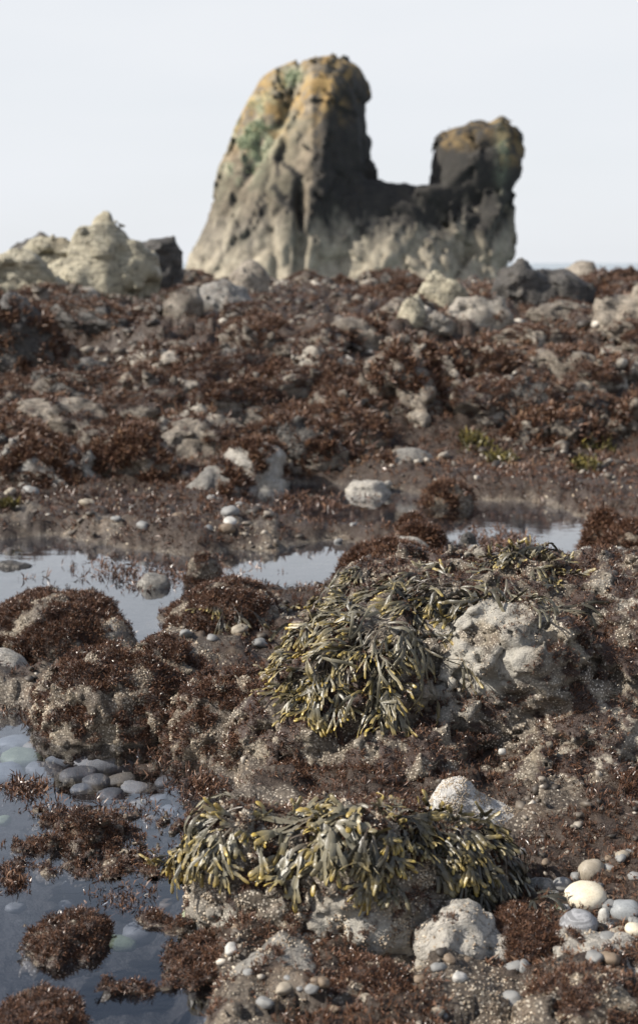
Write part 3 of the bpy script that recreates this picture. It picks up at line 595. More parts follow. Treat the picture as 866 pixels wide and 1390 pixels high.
# ------------------------------------------------------------------ the sea stack
def stack_material():
    m, t, b, o = mat_new('sea stack rock'); n = N_(t); c = n.coord(); s = t.nodes.new('ShaderNodeSeparateXYZ'); t.links.new(c, s.inputs[0]); z = s.outputs['Z']; x = s.outputs['X']
    big = n.noise(c, .9, 6, .62, .5); fine = n.noise(c, 5, 6, .68); str_ = n.noise(n.mapping(c, (1.2, 1.2, .35)), 2.2, 5, .6, .5)
    col = n.ramp(n.math('ADD', n.math('MULTIPLY', big, .5), n.math('MULTIPLY', fine, .5)), [(.32, (.035, .031, .027)), (.5, (.12, .105, .085)), (.68, (.23, .20, .155))])
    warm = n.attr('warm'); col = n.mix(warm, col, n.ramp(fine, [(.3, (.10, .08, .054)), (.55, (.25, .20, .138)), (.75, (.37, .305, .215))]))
    olive = n.ramp(n.noise(c, 1.4, 4, .6), [(.48, 0), (.62, 0.35)]); col = n.mix(olive, col, (.12, .125, .075))
    zz = n.math('ADD', z, n.math('MULTIPLY', n.math('SUBTRACT', str_, .5), 2.6))
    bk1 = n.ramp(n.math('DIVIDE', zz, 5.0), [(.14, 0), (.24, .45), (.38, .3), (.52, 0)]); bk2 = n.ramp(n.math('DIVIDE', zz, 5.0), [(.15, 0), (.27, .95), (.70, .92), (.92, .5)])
    col = n.mix(n.mix(n.attr('dark'), bk1, bk2), col, n.ramp(fine, [(.3, (.010, .009, .008)), (.7, (.036, .031, .025))]))  # real black zone, stretched upward as painted shade where 'dark' is set
    cream = n.ramp(n.math('DIVIDE', zz, 5.0), [(.0, .95), (.12, .9), (.26, 0)])
    col = n.mix(cream, col, n.ramp(fine, [(.3, (.15, .125, .09)), (.5, (.32, .275, .20)), (.7, (.47, .41, .31))]))
    lich = n.math('MULTIPLY', n.attr('lichen'), n.ramp(n.noise(c, 3.2, 5, .65), [(.46, 0), (.56, .75)])); col = n.mix(lich, col, n.ramp(fine, [(.3, (.26, .15, .045)), (.7, (.46, .31, .11))]))
    gr = n.math('MULTIPLY', n.attr('green'), n.ramp(n.noise(c, 2.6, 5, .65), [(.36, 0), (.5, .9)])); col = n.mix(gr, col, (.33, .37, .24))
    t.links.new(col, b.inputs['Base Color']); b.inputs['Roughness'].default_value = .85
    t.links.new(n.bump(fine, .9, .12, n.bump(str_, .6, .15)), b.inputs['Normal']); return m
YS = 25.0; PXM = YS * cp / FPX
zpx = lambda y: at_Y(433, y, YS)[2]; xpx = lambda x: (x - CX) * YS / FPX * 1.0
TL = [(76, 432, 396, 466), (86, 440, 372, 484), (100, 446, 352, 491), (126, 448, 336, 499), (155, 446, 321, 502), (192, 442, 306, 511), (217, 438, 297, 513), (250, 430, 288, 516), (300, 420, 280, 517), (340, 414, 254, 519), (400, 410, 236, 524)]
TM = [(244, 500, 480, 520), (254, 500, 430, 600), (275, 500, 416, 606), (300, 500, 412, 606), (345, 500, 410, 620), (410, 500, 405, 640)]
TR = [(163, 664, 640, 684), (170, 660, 612, 697), (181, 656, 596, 704), (196, 652, 588, 707), (228, 652, 584, 701), (255, 642, 580, 692), (275, 640, 578, 690), (300, 648, 590, 692), (340, 650, 585, 694), (380, 645, 580, 684), (420, 640, 570, 672)]
def loft(G, T, yc, df, db, ex, lean=0.0):
    T = np.array(T, float); zs = np.array([zpx(y) for y in T[:, 0]]); o = np.argsort(zs); z = G[:, 2]
    I = lambda k: np.interp(z, zs[o], np.array([xpx(v) for v in T[:, k]])[o])
    xc, xl, xr = I(1), I(2), I(3); wl, wr_ = np.maximum(xc - xl, .03), np.maximum(xr - xc, .03)
    top = zs.max(); hgt = np.clip((top - z) / (top - zs.min()), 0, 1); sc = .45 + .55 * np.sqrt(hgt)
    uu_ = np.abs(np.where(G[:, 0] < xc, (xc - G[:, 0]) / wl, (G[:, 0] - xc) / wr_)); v = G[:, 1] - yc - lean * hgt; vv = np.abs(np.where(v < 0, v / (df * sc), v / (db * sc)))
    r = (uu_ ** ex + vv ** ex) ** (1 / ex)
    return np.maximum((r - 1) * np.minimum(np.minimum(wl, wr_) * 1.2, df) * .8, z - top)
def stack_sdf(G):
    d = smin(loft(G, TL, YS + .5, 1.5, 1.2, 1.2, -.35), loft(G, TM, YS + .2, 1.0, 1.2, 3.6, -.5), .10)
    d = smin(d, loft(G, TR, YS + .5, .9, .9, 2.8, -.1), .12)
    m = np.abs(d) < .45; q = G[m] + 50
    v, e = cells(q * np.array([1.5, 1.5, 1.0]) + .3 * fbm(q * 1.2, 2)[:, None])
    v2, e2 = cells(q * np.array([3.0, 3.0, 1.9]) + .2 * fbm(q * 3, 2)[:, None])
    crack = -.11 * np.exp(-(perlin(q * np.array([.55, .55, .22]) + 3) / .035) ** 2)
    d[m] -= .10 * v - .05 * (e < .06) + .055 * v2 - .02 * (e2 < .06) + .05 * fbm(q * 1.1, 2) + .03 * ridged(q * np.array([2.2, 2.2, 2.4]), 3) + crack
    xx = (G[:, 0] - xpx(410)) / .085; cl = .34 * np.exp(-xx * xx) * sstep(zpx(235), zpx(275), G[:, 2]) * (G[:, 1] < YS)
    T = np.array(TL, float)[::-1]; xlim = np.interp(G[:, 2], [zpx(y) for y in T[:, 0]], [xpx(x + 5) for x in T[:, 2]]) + .05 * fbm(G * 1.6, 3)
    return np.maximum(d + cl, xlim - G[:, 0])
sV, sF = surface_net((xpx(195), YS - 1.9, .1), (xpx(730), YS + 2.0, zpx(48)), .06, stack_sdf)
sN = vnormals(sV, sF)
pxs = CX + sV[:, 0] / (YS / FPX); zt = sV[:, 2]
lr = sstep(3.0, 4.2, zt + .5 * fbm(sV * .9, 3) - .25 * (pxs - 400) / 60 * (pxs < 520)) * sstep(-.3, .25, sN[:, 2] * .6 - .5 * sN[:, 0] * (pxs < 520) + .1)
lr = np.where(pxs > 520, -.05 + .55 * sstep(3.15, 3.6, zt + .3 * fbm(sV * 1.5, 2) + .35 * (np.abs(pxs - 682) < 14)) * sstep(-.2, .3, sN[:, 2] + sN[:, 0] * .5 + .1), lr)
grn = np.exp(-(((pxs - 345 - (zt - zpx(190)) * 22) / 24) ** 2 + ((zt - zpx(190)) / .65) ** 2)) * 1.4 * sstep(-.2, .2, fbm(sV * 2.2, 3) + .1) + .45 * np.exp(-(((pxs - 672) / 8) ** 2 + ((zt - zpx(215)) / .5) ** 2)) + 1.0 * np.exp(-(((pxs - 398) / 14) ** 2 + ((zt - zpx(102)) / .15) ** 2))
dark = np.where(pxs < 425, sstep(.15, -.25, -sN[:, 0] - .1), 1.0); warm = np.where(pxs < 520, sstep(.0, .35, -sN[:, 0] + .1) * sstep(1.6, 2.4, zt), sstep(-.2, .4, sN[:, 0] + .1) * .6 * sstep(1.8, 2.6, zt))  # dark: shade of the stack's right-hand faces painted in, over dark rock
sroot = Vector((xpx(470), YS, .75)); sr = np.array(sroot)
st = obj('sea_stack', None, loc=sroot, label='tall twin topped sea stack with orange lichen rising above the shore', cat='sea stack')
SK = 4.0                                                # the stack stands about 100 m out and is some 20 m tall
st.scale = (SK, SK, SK); st.location = (sroot.x * SK, sroot.y * SK, CAM_H + (sroot.z - CAM_H) * SK)
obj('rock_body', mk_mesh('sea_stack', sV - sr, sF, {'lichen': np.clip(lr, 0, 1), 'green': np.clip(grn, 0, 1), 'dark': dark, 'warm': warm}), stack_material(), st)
gw = np.clip(grn - .25, 0, 1) * sstep(.3, -.1, sN[:, 1])
P, Nn, _ = scatter(sV, sF, gw, 900, rng); tv, tf, sh = tufts(P - sr, Nn, rng.uniform(.02, .05, 900), 6, rng, .16)
obj('cliff_plants', mk_mesh('cliff_plants', tv, tf, {'shade': sh}), M_GRASS, st, kind='stuff')

# ------------------------------------------------------------------ copied shore rocks on the slope
def copy_tree(o, parent=None):
    c = o.copy(); COL.objects.link(c); c.parent = parent
    for ch in [x for x in COL.objects if x.parent == o]: copy_tree(ch, c)
    return c
def proto_rock(seed, mat, cover):
    return sdf_rock('shore_rock', [(np.array([0, 0, 0.]), np.array([.30, .24, .20])), (np.array([.12, .02, 0.]), np.array([.2, .18, .16]))], .022, mat, 'x', cover=cover, cut=6, amp=.24, seed=seed, turf_n=240, tsize=.05, nb=7, turf_mat=M_TURF_FAR, cat='rock', sink=.16)
PROT = [(proto_rock(200, M_FAR_ROCK, .45), 'grey brown rock patched with seaweed on the rising shore'), (proto_rock(201, M_FAR_PALE, .0), 'bare pale rock lying among seaweed on the rising shore'),
        (proto_rock(202, M_FAR_ROCK, .75), 'rock shaggy with rust brown seaweed on the rising shore'), (proto_rock(203, M_FAR_ROCK, .25), 'mostly bare grey rock on the rising shore'),
        (proto_rock(204, M_FAR_PALE, .3), 'pale rock with seaweed patch on the rising shore'), (proto_rock(205, M_DARK_ROCK, .5), 'blackish rock on the rising shore')]
used = set(); kids = {p: [x for x in COL.objects if x.parent == p] for p, _ in PROT}
def place_rock(k, loc, s, rz, sq=1.0):
    p, lab = PROT[k]; Y = loc[1]; q = loc[0] / Y * FPX + CX
    size = 'small' if s < .4 else ('large' if s > .85 else 'mid sized')
    row = 'just above the pools' if Y < 9.6 else ('low' if Y < 12 else ('halfway up' if Y < 16 else 'near the crest'))
    side = 'at the far left' if q < 140 else ('below the left tower' if q < 420 else ('below the right tower' if q < 700 else 'at the far right'))
    lab = '%s %s %s %s' % (size, lab.replace(' on the rising shore', ''), row, side)
    if k not in used: used.add(k); o = p
    else:
        o = p.copy(); COL.objects.link(o)
        for ch in kids[p]: c = ch.copy(); COL.objects.link(c); c.parent = o
    o.location = loc; o.rotation_euler = (rng.uniform(-.25, .1), rng.uniform(-.2, .2), rz); wd = rng.uniform(.9, 1.7); o.scale = (s * wd, s * rng.uniform(.8, 1.2), s * sq); o['label'] = lab; o['group'] = lab + ' (rocks strewn over the slope)'
for i in range(345):
    Y = math.exp(rng.uniform(math.log(8.0), math.log(22.5))) if i % 4 else rng.uniform(6.95, 9.3); x = rng.uniform(-.27, .27) * Y
    if min(float(sd_poly(np.array([x]), np.array([Y]), P_)[0]) for P_ in POOLS) < .25 or (x > .1 and Y < 8.6): continue
    k = rng.choice(6, p=[.24, .20, .18, .16, .16, .06]) if i % 4 else rng.choice((0, 2, 2, 3, 0, 5)); s = (.25 + .7 * rng.rand() ** 1.7) * (.6 + Y / 22)
    if k in (1, 4): s *= .5
    place_rock(k, (x, Y, gh(x, Y) + .05 * s), s, rng.normal() * .45 + (3.14 if rng.rand() < .5 else 0), rng.uniform(.7, 1.3))

# ------------------------------------------------------------------ pebbles and loose stones
def ico(sub):
    import bmesh
    bm = bmesh.new(); bmesh.ops.create_icosphere(bm, subdivisions=sub, radius=1); V = np.array([v.co[:] for v in bm.verts]); F = np.array([[v.index for v in f.verts] for f in bm.faces]); bm.free(); return V, F
IV, IF = ico(4); IV3, IF3 = ico(3)
def pebble(name, px, py, wpx, hpx, mat, label, z=None, group=None, flat=.7, seed=None, cat='pebble', rot=None, base=None):
    """px,py = middle of the pebble in the picture; wpx,hpx its size there"""
    r_ = np.random.RandomState(int(px * 7 + py * 13) % 9999 if seed is None else seed)
    b = at_z(px, py + hpx * .3, .02 if z is None else z + (.012 if py > 1150 and px > 700 else 0)) if base is None else base
    sc = b[1] / FPX * 1.08
    rx = wpx * .5 * sc; rz = hpx * .5 * sc * .95; ry = rx * r_.uniform(.75, 1.0)
    ry = min(ry, hpx * .5 * sc / .5 * .85); off = r_.uniform(0, 50, 3)
    sgn = np.sign(IV3) * np.abs(IV3) ** .9
    V = sgn * (1 + .13 * fbm(IV3 * .9 + off, 2) + .02 * fbm(IV3 * 4 + off, 2))[:, None] * np.array([rx, ry, rz])
    V = V * (1 + .05 * np.clip(cells(IV3 * 1.4 + off)[0], -1, 1))[:, None]
    if 'submerged' in name: V = V * (1 + .12 * ridged(IV3 * 1.3 + off, 2))[:, None]
    o = obj(name, mk_mesh(name, V, IF3), mat, None, (b[0], b[1] + ry * .3, b[2] + rz * (.30 if z is None or z >= 0 else .0)), label, cat, group)
    o.rotation_euler = (r_.uniform(-.15, .15), r_.uniform(-.15, .15) if rot is None else rot, r_.uniform(-.3, .3)); return o
pebble('pebble', 803, 1180, 36, 33, P_BEIGE, 'round beige pebble topmost of the pebbles', .045)
pebble('pebble', 797, 1217, 60, 35, P_CREAM, 'large cream pebble in the middle of the pebbles', .035)
pebble('pebble', 834, 1213, 24, 26, P_BEIGE, 'small beige pebble touching the cream one on its right', .03)
pebble('pebble', 820, 1195, 32, 18, P_BLUE, 'blue grey pebble wedged under the round beige one', .025)
pebble('pebble', 856, 1214, 20, 16, P_WHITE, 'small whitish pebble at the right edge', .03)
pebble('pebble', 787, 1253, 50, 40, P_STRIPE, 'dark banded pebble below the cream one', .03)
pebble('pebble', 820, 1243, 16, 28, P_WHITE, 'narrow upright white pebble between banded and blue ones', .03)
pebble('pebble', 852, 1234, 44, 28, P_BLUE, 'flat blue grey pebble at the right edge', .03)
pebble('pebble', 764, 1200, 26, 22, P_GREY, 'grey pebble against the mottled green stone', .03)
pebble('pebble', 784, 1190, 18, 13, P_GREY, 'little grey pebble left of the round beige one', .03)
pebble('pebble', 760, 1232, 20, 14, P_GREEN, 'greenish pebble between mottled stone and banded pebble', .03)
pebble('pebble', 862, 1262, 26, 18, P_CREAM, 'small cream pebble below the flat blue grey one', .04)
pebble('pebble', 826, 1275, 32, 20, P_GREY, 'grey pebble below the narrow white one', .03)
pebble('pebble', 500, 1110, 28, 20, P_WHITE, 'whitish flat pebble on top of the wrack rock', .13)
pebble('pebble', 432, 1283, 18, 18, P_WHITE, 'small white pebble below the wrack rock', .02)
pebble('pebble', 682, 1020, 11, 10, P_WHITE, 'small pinkish white pebble in a cleft of the boulder', .10)
pebble('pebble', 262, 1240, 30, 22, P_GREEN, 'pale green pebble at the edge of the near pool', .0)
pebble('pebble', 642, 745, 20, 14, P_GREY, 'grey pebble on the shore of the right pool', .02)
SUBM = [(20, 1012, 46, 20, P_BLUE), (52, 1015, 40, 18, P_BEIGE), (88, 1030, 46, 22, P_BLUE), (30, 1032, 50, 22, P_GREEN), (8, 1050, 36, 20, P_BLUE), (60, 1048, 46, 20, P_GREY), (148, 1036, 74, 30, P_WHITE), (105, 1052, 44, 18, P_GREY),
        (130, 1060, 34, 15, P_GREY), (163, 1058, 36, 13, P_BEIGE), (183, 1069, 34, 14, P_WHITE), (110, 1070, 26, 12, P_BLUE), (60, 1062, 22, 10, P_BROWN), (150, 1078, 30, 14, P_GREY), (190, 1090, 26, 12, P_BEIGE), (215, 1082, 22, 10, P_GREY),
        (230, 1100, 24, 12, P_BLUE), (205, 1110, 18, 9, P_BEIGE), (190, 1268, 40, 28, P_GREY), (160, 1279, 46, 14, P_GREEN), (215, 1255, 18, 10, P_CREAM), (100, 1200, 30, 14, P_GREY), (60, 1185, 26, 12, P_BEIGE), (90, 1225, 20, 10, P_GREY),
        (4, 1112, 18, 12, P_GREEN), (140, 1015, 40, 14, P_GREY), (110, 1003, 34, 12, P_BROWN), (75, 1000, 30, 12, P_BLUE), (200, 1042, 30, 12, P_BROWN), (225, 1060, 26, 12, P_GREY), (20, 1230, 26, 12, P_GREY), (225, 1225, 22, 11, P_BROWN)]
for (x, y, w, h, m) in SUBM:
    b = at_z(x, y, -.06)
    if gh(b[0], b[1]) > -.035: continue
    b[2] = max(gh(b[0], b[1]), -.075) + .004
    nm = m.name.split(' pebble')[0]
    pebble('submerged_stone', x, y, w * 1.1, h * 1.15, m, '%s stone lying under the water of the near pool' % nm, base=b, group='%s stones on the bed of the near pool' % nm, cat='stone')
# loose stones in the gaps between the near rocks
pool_w = lambda x, y: min(float(sd_poly(np.array([x]), np.array([y]), P)[0]) for P in POOLS)
LM = [(P_GREY, 'small grey stone loose in the gaps of the near shore', 'small grey stones loose on the near shore'), (P_WHITE, 'small whitish stone loose in the gaps of the near shore', 'small whitish stones loose on the near shore'), (P_BROWN, 'small brown stone loose in the gaps of the near shore', 'small brown stones loose on the near shore'), (P_BEIGE, 'small beige stone loose in the gaps of the near shore', 'small beige stones loose on the near shore')]
lv = []
for k in range(5):
    off = rng.uniform(0, 60, 3); V = IV3 * (1 + .28 * fbm(IV3 * .9 + off, 2) + .05 * fbm(IV3 * 3 + off, 2))[:, None] * np.array([1, .8, .62])
    lv.append(V)
lm_cache = {}
def loose_stone(x, y, s, where):
    mi = rng.choice(4, p=[.45, .08, .32, .15]); k = rng.randint(5); mat, lab, grp = LM[mi]; lab = lab.replace('loose in the gaps of the near shore', where); grp = lab + ' (loose stones)'
    if (mi, k) not in lm_cache: lm_cache[(mi, k)] = mk_mesh('loose_stone', lv[k], IF3)
    o = obj('loose_stone', lm_cache[(mi, k)], mat, None, (x, y, gh(x, y) + s * .25), lab, 'stone', grp)
    o.scale = (s, s, s); o.rotation_euler = (rng.uniform(-.3, .3), rng.uniform(-.3, .3), rng.uniform(0, 6.28))
n_ = 0
WHERE = ('among the pebbles at the lower right', 'in front of the pale craggy rock at the bottom', 'in the bottom right corner', 'in front of the wrack rock at the bottom', 'below the dark seaweed hump', 'beside the grey barnacled rock', 'behind the boulder ridge', 'on the weedy flat behind the left pool', 'on the near edge of the right pool', 'on the shore at the right end of the right pool')
for (x0, x1, y0, y1, cnt, s0, s1), where in zip(((735, 880, 1175, 1290, 46, .007, .017), (400, 640, 1280, 1390, 30, .006, .016), (680, 866, 1300, 1390, 16, .008, .02), (260, 420, 1240, 1390, 16, .006, .016), (180, 360, 860, 900, 16, .012, .03), (80, 240, 870, 900, 10, .01, .025), (640, 866, 760, 800, 6, .01, .02), (0, 460, 655, 735, 26, .02, .05), (440, 700, 700, 740, 8, .015, .03), (780, 866, 720, 770, 12, .015, .04)), WHERE):
    for _ in range(cnt):
        p = at_z(rng.uniform(x0, x1), rng.uniform(y0, y1), .03); loose_stone(p[0], p[1], rng.uniform(s0, s1), where)

# ------------------------------------------------------------------ turf seaweed and barnacles on the shore sheet
core = np.abs(UU.ravel()) < 1.02
w = turf_g * core * sstep(1.2, 1.6, GV[:, 1]) / np.maximum(GV[:, 1], 2.0) ** 2.3 * np.maximum(GN[:, 2], .2)
yy = GV[:, 1]; parts = [scatter(GV, GF, w * m, c, rng)[:2] for m, c in ((yy < 7.5, 20000), (yy >= 7.5, 31000))]
P = np.concatenate([q[0] for q in parts]); Nn = np.concatenate([q[1] for q in parts])
near_m = P[:, 1] < 7.5
for sel, mat, nb, nm in ((near_m, M_TURF, 8, 'red_turf_seaweed'), (~near_m, M_TURF_FAR, 7, 'rust_turf_seaweed')):
    p, q = P[sel], Nn[sel]; size = .0054 * np.maximum(p[:, 1], 2.4) ** .85 * rng.uniform(.6, 1.4, len(p))
    tone = np.clip(.45 + .6 * fbm(p * np.array([1, .7, 1]) * 1.6 + 9, 3) + rng.normal(size=len(p)) * .15, 0, 1)
    tv, tf, sh = tufts(p, q, size, nb, rng, tone=tone)
    obj(nm, mk_mesh(nm, tv, tf, {'shade': sh}), mat, kind='stuff', label='low turf of red brown seaweed growing over the %s shore' % ('near' if nb == 8 else 'rising'), cat='seaweed')
bw = sstep(.05, .35, fbm(gp * 3 + 80, 4) + .1) * (1 - .8 * turf_g) * core * (GV[:, 1] < 7) * (GV[:, 1] > 1.4) * sstep(.005, .03, GV[:, 2]) / np.maximum(GV[:, 1], 2) ** 2
P, Nn, vi = scatter(GV, GF, bw, 9000, rng)
bv, bf, sh = barnacles(P, Nn, .0015 * np.maximum(P[:, 1], 2) * rng.uniform(.5, 1.3, len(P)), rng)
obj('barnacle_crust', mk_mesh('barnacle_crust', bv, bf, {'shade': sh}, smooth=False), M_BARN, kind='stuff', label='pale barnacles and shell bits crusting the near shore', cat='barnacles')
# rubble and shingle lying in the hollows of the shore
def rubble(P, N, size, rng):
    M = len(P); B = IV1 * np.array([1.0, .8, .6]); q = nrm(rng.normal(size=(M, 4))); w_, x_, y_, z_ = q.T
    Rm = np.stack([1 - 2 * (y_ * y_ + z_ * z_), 2 * (x_ * y_ - z_ * w_), 2 * (x_ * z_ + y_ * w_), 2 * (x_ * y_ + z_ * w_), 1 - 2 * (x_ * x_ + z_ * z_), 2 * (y_ * z_ - x_ * w_), 2 * (x_ * z_ - y_ * w_), 2 * (y_ * z_ + x_ * w_), 1 - 2 * (x_ * x_ + y_ * y_)], 1).reshape(M, 3, 3)
    V = np.einsum('mij,mkj->mki', Rm, B[None] * rng.uniform(.6, 1.25, (M, 12, 1)) * rng.uniform(.7, 1.3, (M, 1, 3))) * size[:, None, None] * np.array([1, 1, .75]) + P[:, None] + N[:, None] * (size * .2)[:, None, None]
    o = (np.arange(M) * 12)[:, None, None]
    return V.reshape(-1, 3), (o + IF1[None]).reshape(-1, 3), np.repeat(rng.rand(M) ** 1.5, 12)
IV1, IF1 = ico(1)
M_RUBBLE = weed_material('shore rubble', [(0.0, (0.035, 0.028, 0.022)), (0.4, (0.12, 0.098, 0.076)), (0.75, (0.27, 0.235, 0.19)), (1.0, (0.50, 0.455, 0.385))], 0.6)
for nm, m, c, k in (('shingle', (yy > 1.3) & (yy < 7.5), 3000, .0042), ('rubble', (yy >= 7.5) & (yy < 23), 6500, .0058)):
    rw = sstep(-.15, .3, fbm(gp * 1.7 + 120, 4)) * core * m * sstep(.0, .02, GV[:, 2]) * (1 - .6 * turf_g) / np.maximum(GV[:, 1], 2.0) ** 2.2
    P, Nn, vi = scatter(GV, GF, rw, c, rng)
    rv, rf, sh = rubble(P, Nn, k * P[:, 1] ** .9 * (.35 + 1.3 * rng.rand(c) ** 2.5), rng)
    obj(nm, mk_mesh(nm, rv, rf, {'shade': sh}, smooth=False), M_RUBBLE, kind='stuff', label='broken %s lying between the rocks of the %s shore' % (('shell and shingle', 'near') if nm == 'shingle' else ('stone rubble', 'rising')), cat=nm)
# thin weed floating in the near pool
fp = []
for (x0, x1, y0, y1, c) in ((0, 65, 1060, 1085, 110), (170, 285, 1005, 1055, 60), (240, 300, 1050, 1090, 140), (40, 240, 1088, 1110, 60), (20, 250, 1130, 1190, 90), (130, 210, 1200, 1245, 70), (0, 35, 1183, 1212, 120), (100, 330, 760, 800, 200), (350, 470, 672, 700, 120), (620, 790, 650, 682, 120), (640, 720, 725, 750, 120), (0, 120, 950, 985, 120)):
    for _ in range(c):
        t_ = rng.normal(size=2) * .28 + .5; fp.append(at_z(x0 + (x1 - x0) * t_[0], y0 + (y1 - y0) * t_[1], -.004))
fp = np.array(fp); fs = .0075 * np.maximum(fp[:, 1], 2.2) ** .85 * rng.uniform(.6, 1.3, len(fp))
tv, tf, sh = tufts(fp, np.tile([0, 0, 1.0], (len(fp), 1)), fs, 9, rng, spread=2.0)
obj('floating_seaweed', mk_mesh('floating_seaweed', tv, tf, {'shade': sh}), M_TURF, kind='stuff', label='loose red brown weed fringing and floating on the pools', cat='seaweed')

# ------------------------------------------------------------------ wrack plants
gm = (GV[GF].mean(1)[:, 1] < 6.5) & (GV[GF].mean(1)[:, 1] > 1.3) & (np.abs(UU.ravel()[GF]).max(1) < 1.02)
gt = tris_of(GF[gm]); Vs, Ts, o_ = [GV], [gt], len(GV)
for V, T in NEAR: Vs.append(V); Ts.append(T + o_); o_ += len(V)
BV = np.concatenate(Vs); BT = np.concatenate(Ts)
BVH = BVHTree.FromPolygons(BV.tolist(), BT.tolist(), all_triangles=True)
def surf(px, py):
    d = Vector(ray(px, py)).normalized(); h = BVH.ray_cast(Vector((0, 0, CAM_H)), d)
    return (h[0], h[1]) if h[0] is not None else (Vector(at_z(px, py, .05)), Vector((0, 0, 1)))
R = random.Random(5)
class Frond:
    def __init__(s): s.V, s.F, s.tip, s.sh, s.st = [], [], [], [], []
    def ring_strip(s, pts, tone, st0=0, st1=0, t1=0):
        """pts: (centre, side, normal, half width)"""
        o = len(s.V)
        for i, (c, sd_, n, hw) in enumerate(pts):
            for k, e in ((-1, -.0004), (0, .0011), (1, -.0004)):
                s.V.append(c + sd_ * (hw * k) + n * e); q = i / (len(pts) - 1); s.tip.append(t1 * q * q); s.st.append(st0 + (st1 - st0) * q); s.sh.append(tone * (.85 if k == 0 else 1))
        for i in range(len(pts) - 1):
            a = o + 3 * i
            for k in (0, 1): s.F.append((a + k, a + k + 1, a + k + 4, a + k + 3))
    def bulb(s, p, d, sd_, n, ln, w, yel):
        o = len(s.V); K = 6; prof = ((0, .80), (.3, .98), (.62, 1.05), (.88, .78), (1.0, .30))
        for t, r in prof:
            c = p + d * (ln * t) + n * (.0015 * math.sin(t * 3))
            for k in range(K):
                a = 2 * math.pi * k / K; s.V.append(c + sd_ * (w * r * math.cos(a)) + n * (w * (.12 + .18 * t) * r * math.sin(a))); s.tip.append(yel * min(1, .3 + t * .9)); s.sh.append(.8); s.st.append(0)
        for i in range(len(prof) - 1):
            for k in range(K): s.F.append((o + i * K + k, o + i * K + (k + 1) % K, o + (i + 1) * K + (k + 1) % K, o + (i + 1) * K + k))
        e = o + (len(prof) - 1) * K; s.F.append((e, e + 1, e + 2, e + 3)); s.F.append((e, e + 3, e + 4, e + 5))
    hug = 1.0
    def grow(s, p, d, length, depth, w, lift, tone, grav, yel, ds, angle):
        lv = s.D - depth; PW = (s.w0, s.w0 * .5 + .4, .95, 1.12, 1.18, 1.15); wa, wb = PW[min(lv, 4)], PW[min(lv + 1, 5)]; seg = length * R.uniform(.8, 1.2); n_st = max(2, int(round(seg / ds))); st_ = seg / n_st; pts = []; n = None
        wob = R.uniform(-1, 1) * 2.6
        for i in range(n_st + 1):
            loc, nn, idx, dist = BVH.find_nearest(p)
            nn = nn if n is None else (n * .5 + nn * .5).normalized()
            sg = (p - loc).dot(nn)
            hug = s.hug
            if sg < lift: p = loc + nn * lift
            n = nn
            side = n.cross(d)
            if side.length < 1e-3: side = Vector((1, 0, 0))
            side.normalize(); up = d.cross(side).normalized()
            tw = wob * .35 * i / n_st; sdv = (side * math.cos(tw) + up * math.sin(tw)); upv = (up * math.cos(tw) - side * math.sin(tw))
            pts.append((p.copy(), sdv, upv, w * (wa + (wb - wa) * i / n_st)))
            if i < n_st:
                d = (d + Vector((0, 0, -grav * st_ * 10)) - n * (0.0 if sg < lift * 1.6 else min(.35, (sg - lift) * 14 * hug)) + side * (wob * st_ * 3) + Vector((R.gauss(0, .08), R.gauss(0, .08), R.gauss(0, .08))))
                into = d.dot(n)
                if into < 0 and sg < lift * 2: d -= n * (into * .9)
                d.normalize(); p = p + d * st_
        sv = (1, .75, .25, 0, 0); s.ring_strip(pts, tone, sv[min(lv, 4)], sv[min(lv + 1, 4)], yel * .45 if depth == 0 else 0)
        c, sdv, upv, hw = pts[-1]
        if depth == 0:
            if R.random() < .70: s.bulb(c - d * .001, d, sdv, upv, R.uniform(.012, .023) * s.sc, hw * R.uniform(.8, 1.1), yel * R.uniform(.6, 1.0))
            return
        for sgn in (-1, 1):
            a = sgn * angle * R.uniform(.6, 1.3); dd = (d * math.cos(a) + sdv * math.sin(a)).normalized()
            s.grow(c + sdv * (hw * .35 * sgn), dd, length * R.uniform(.72, .95), depth - 1, w, lift * R.uniform(.9, 1.5), tone, grav, yel, ds, angle)
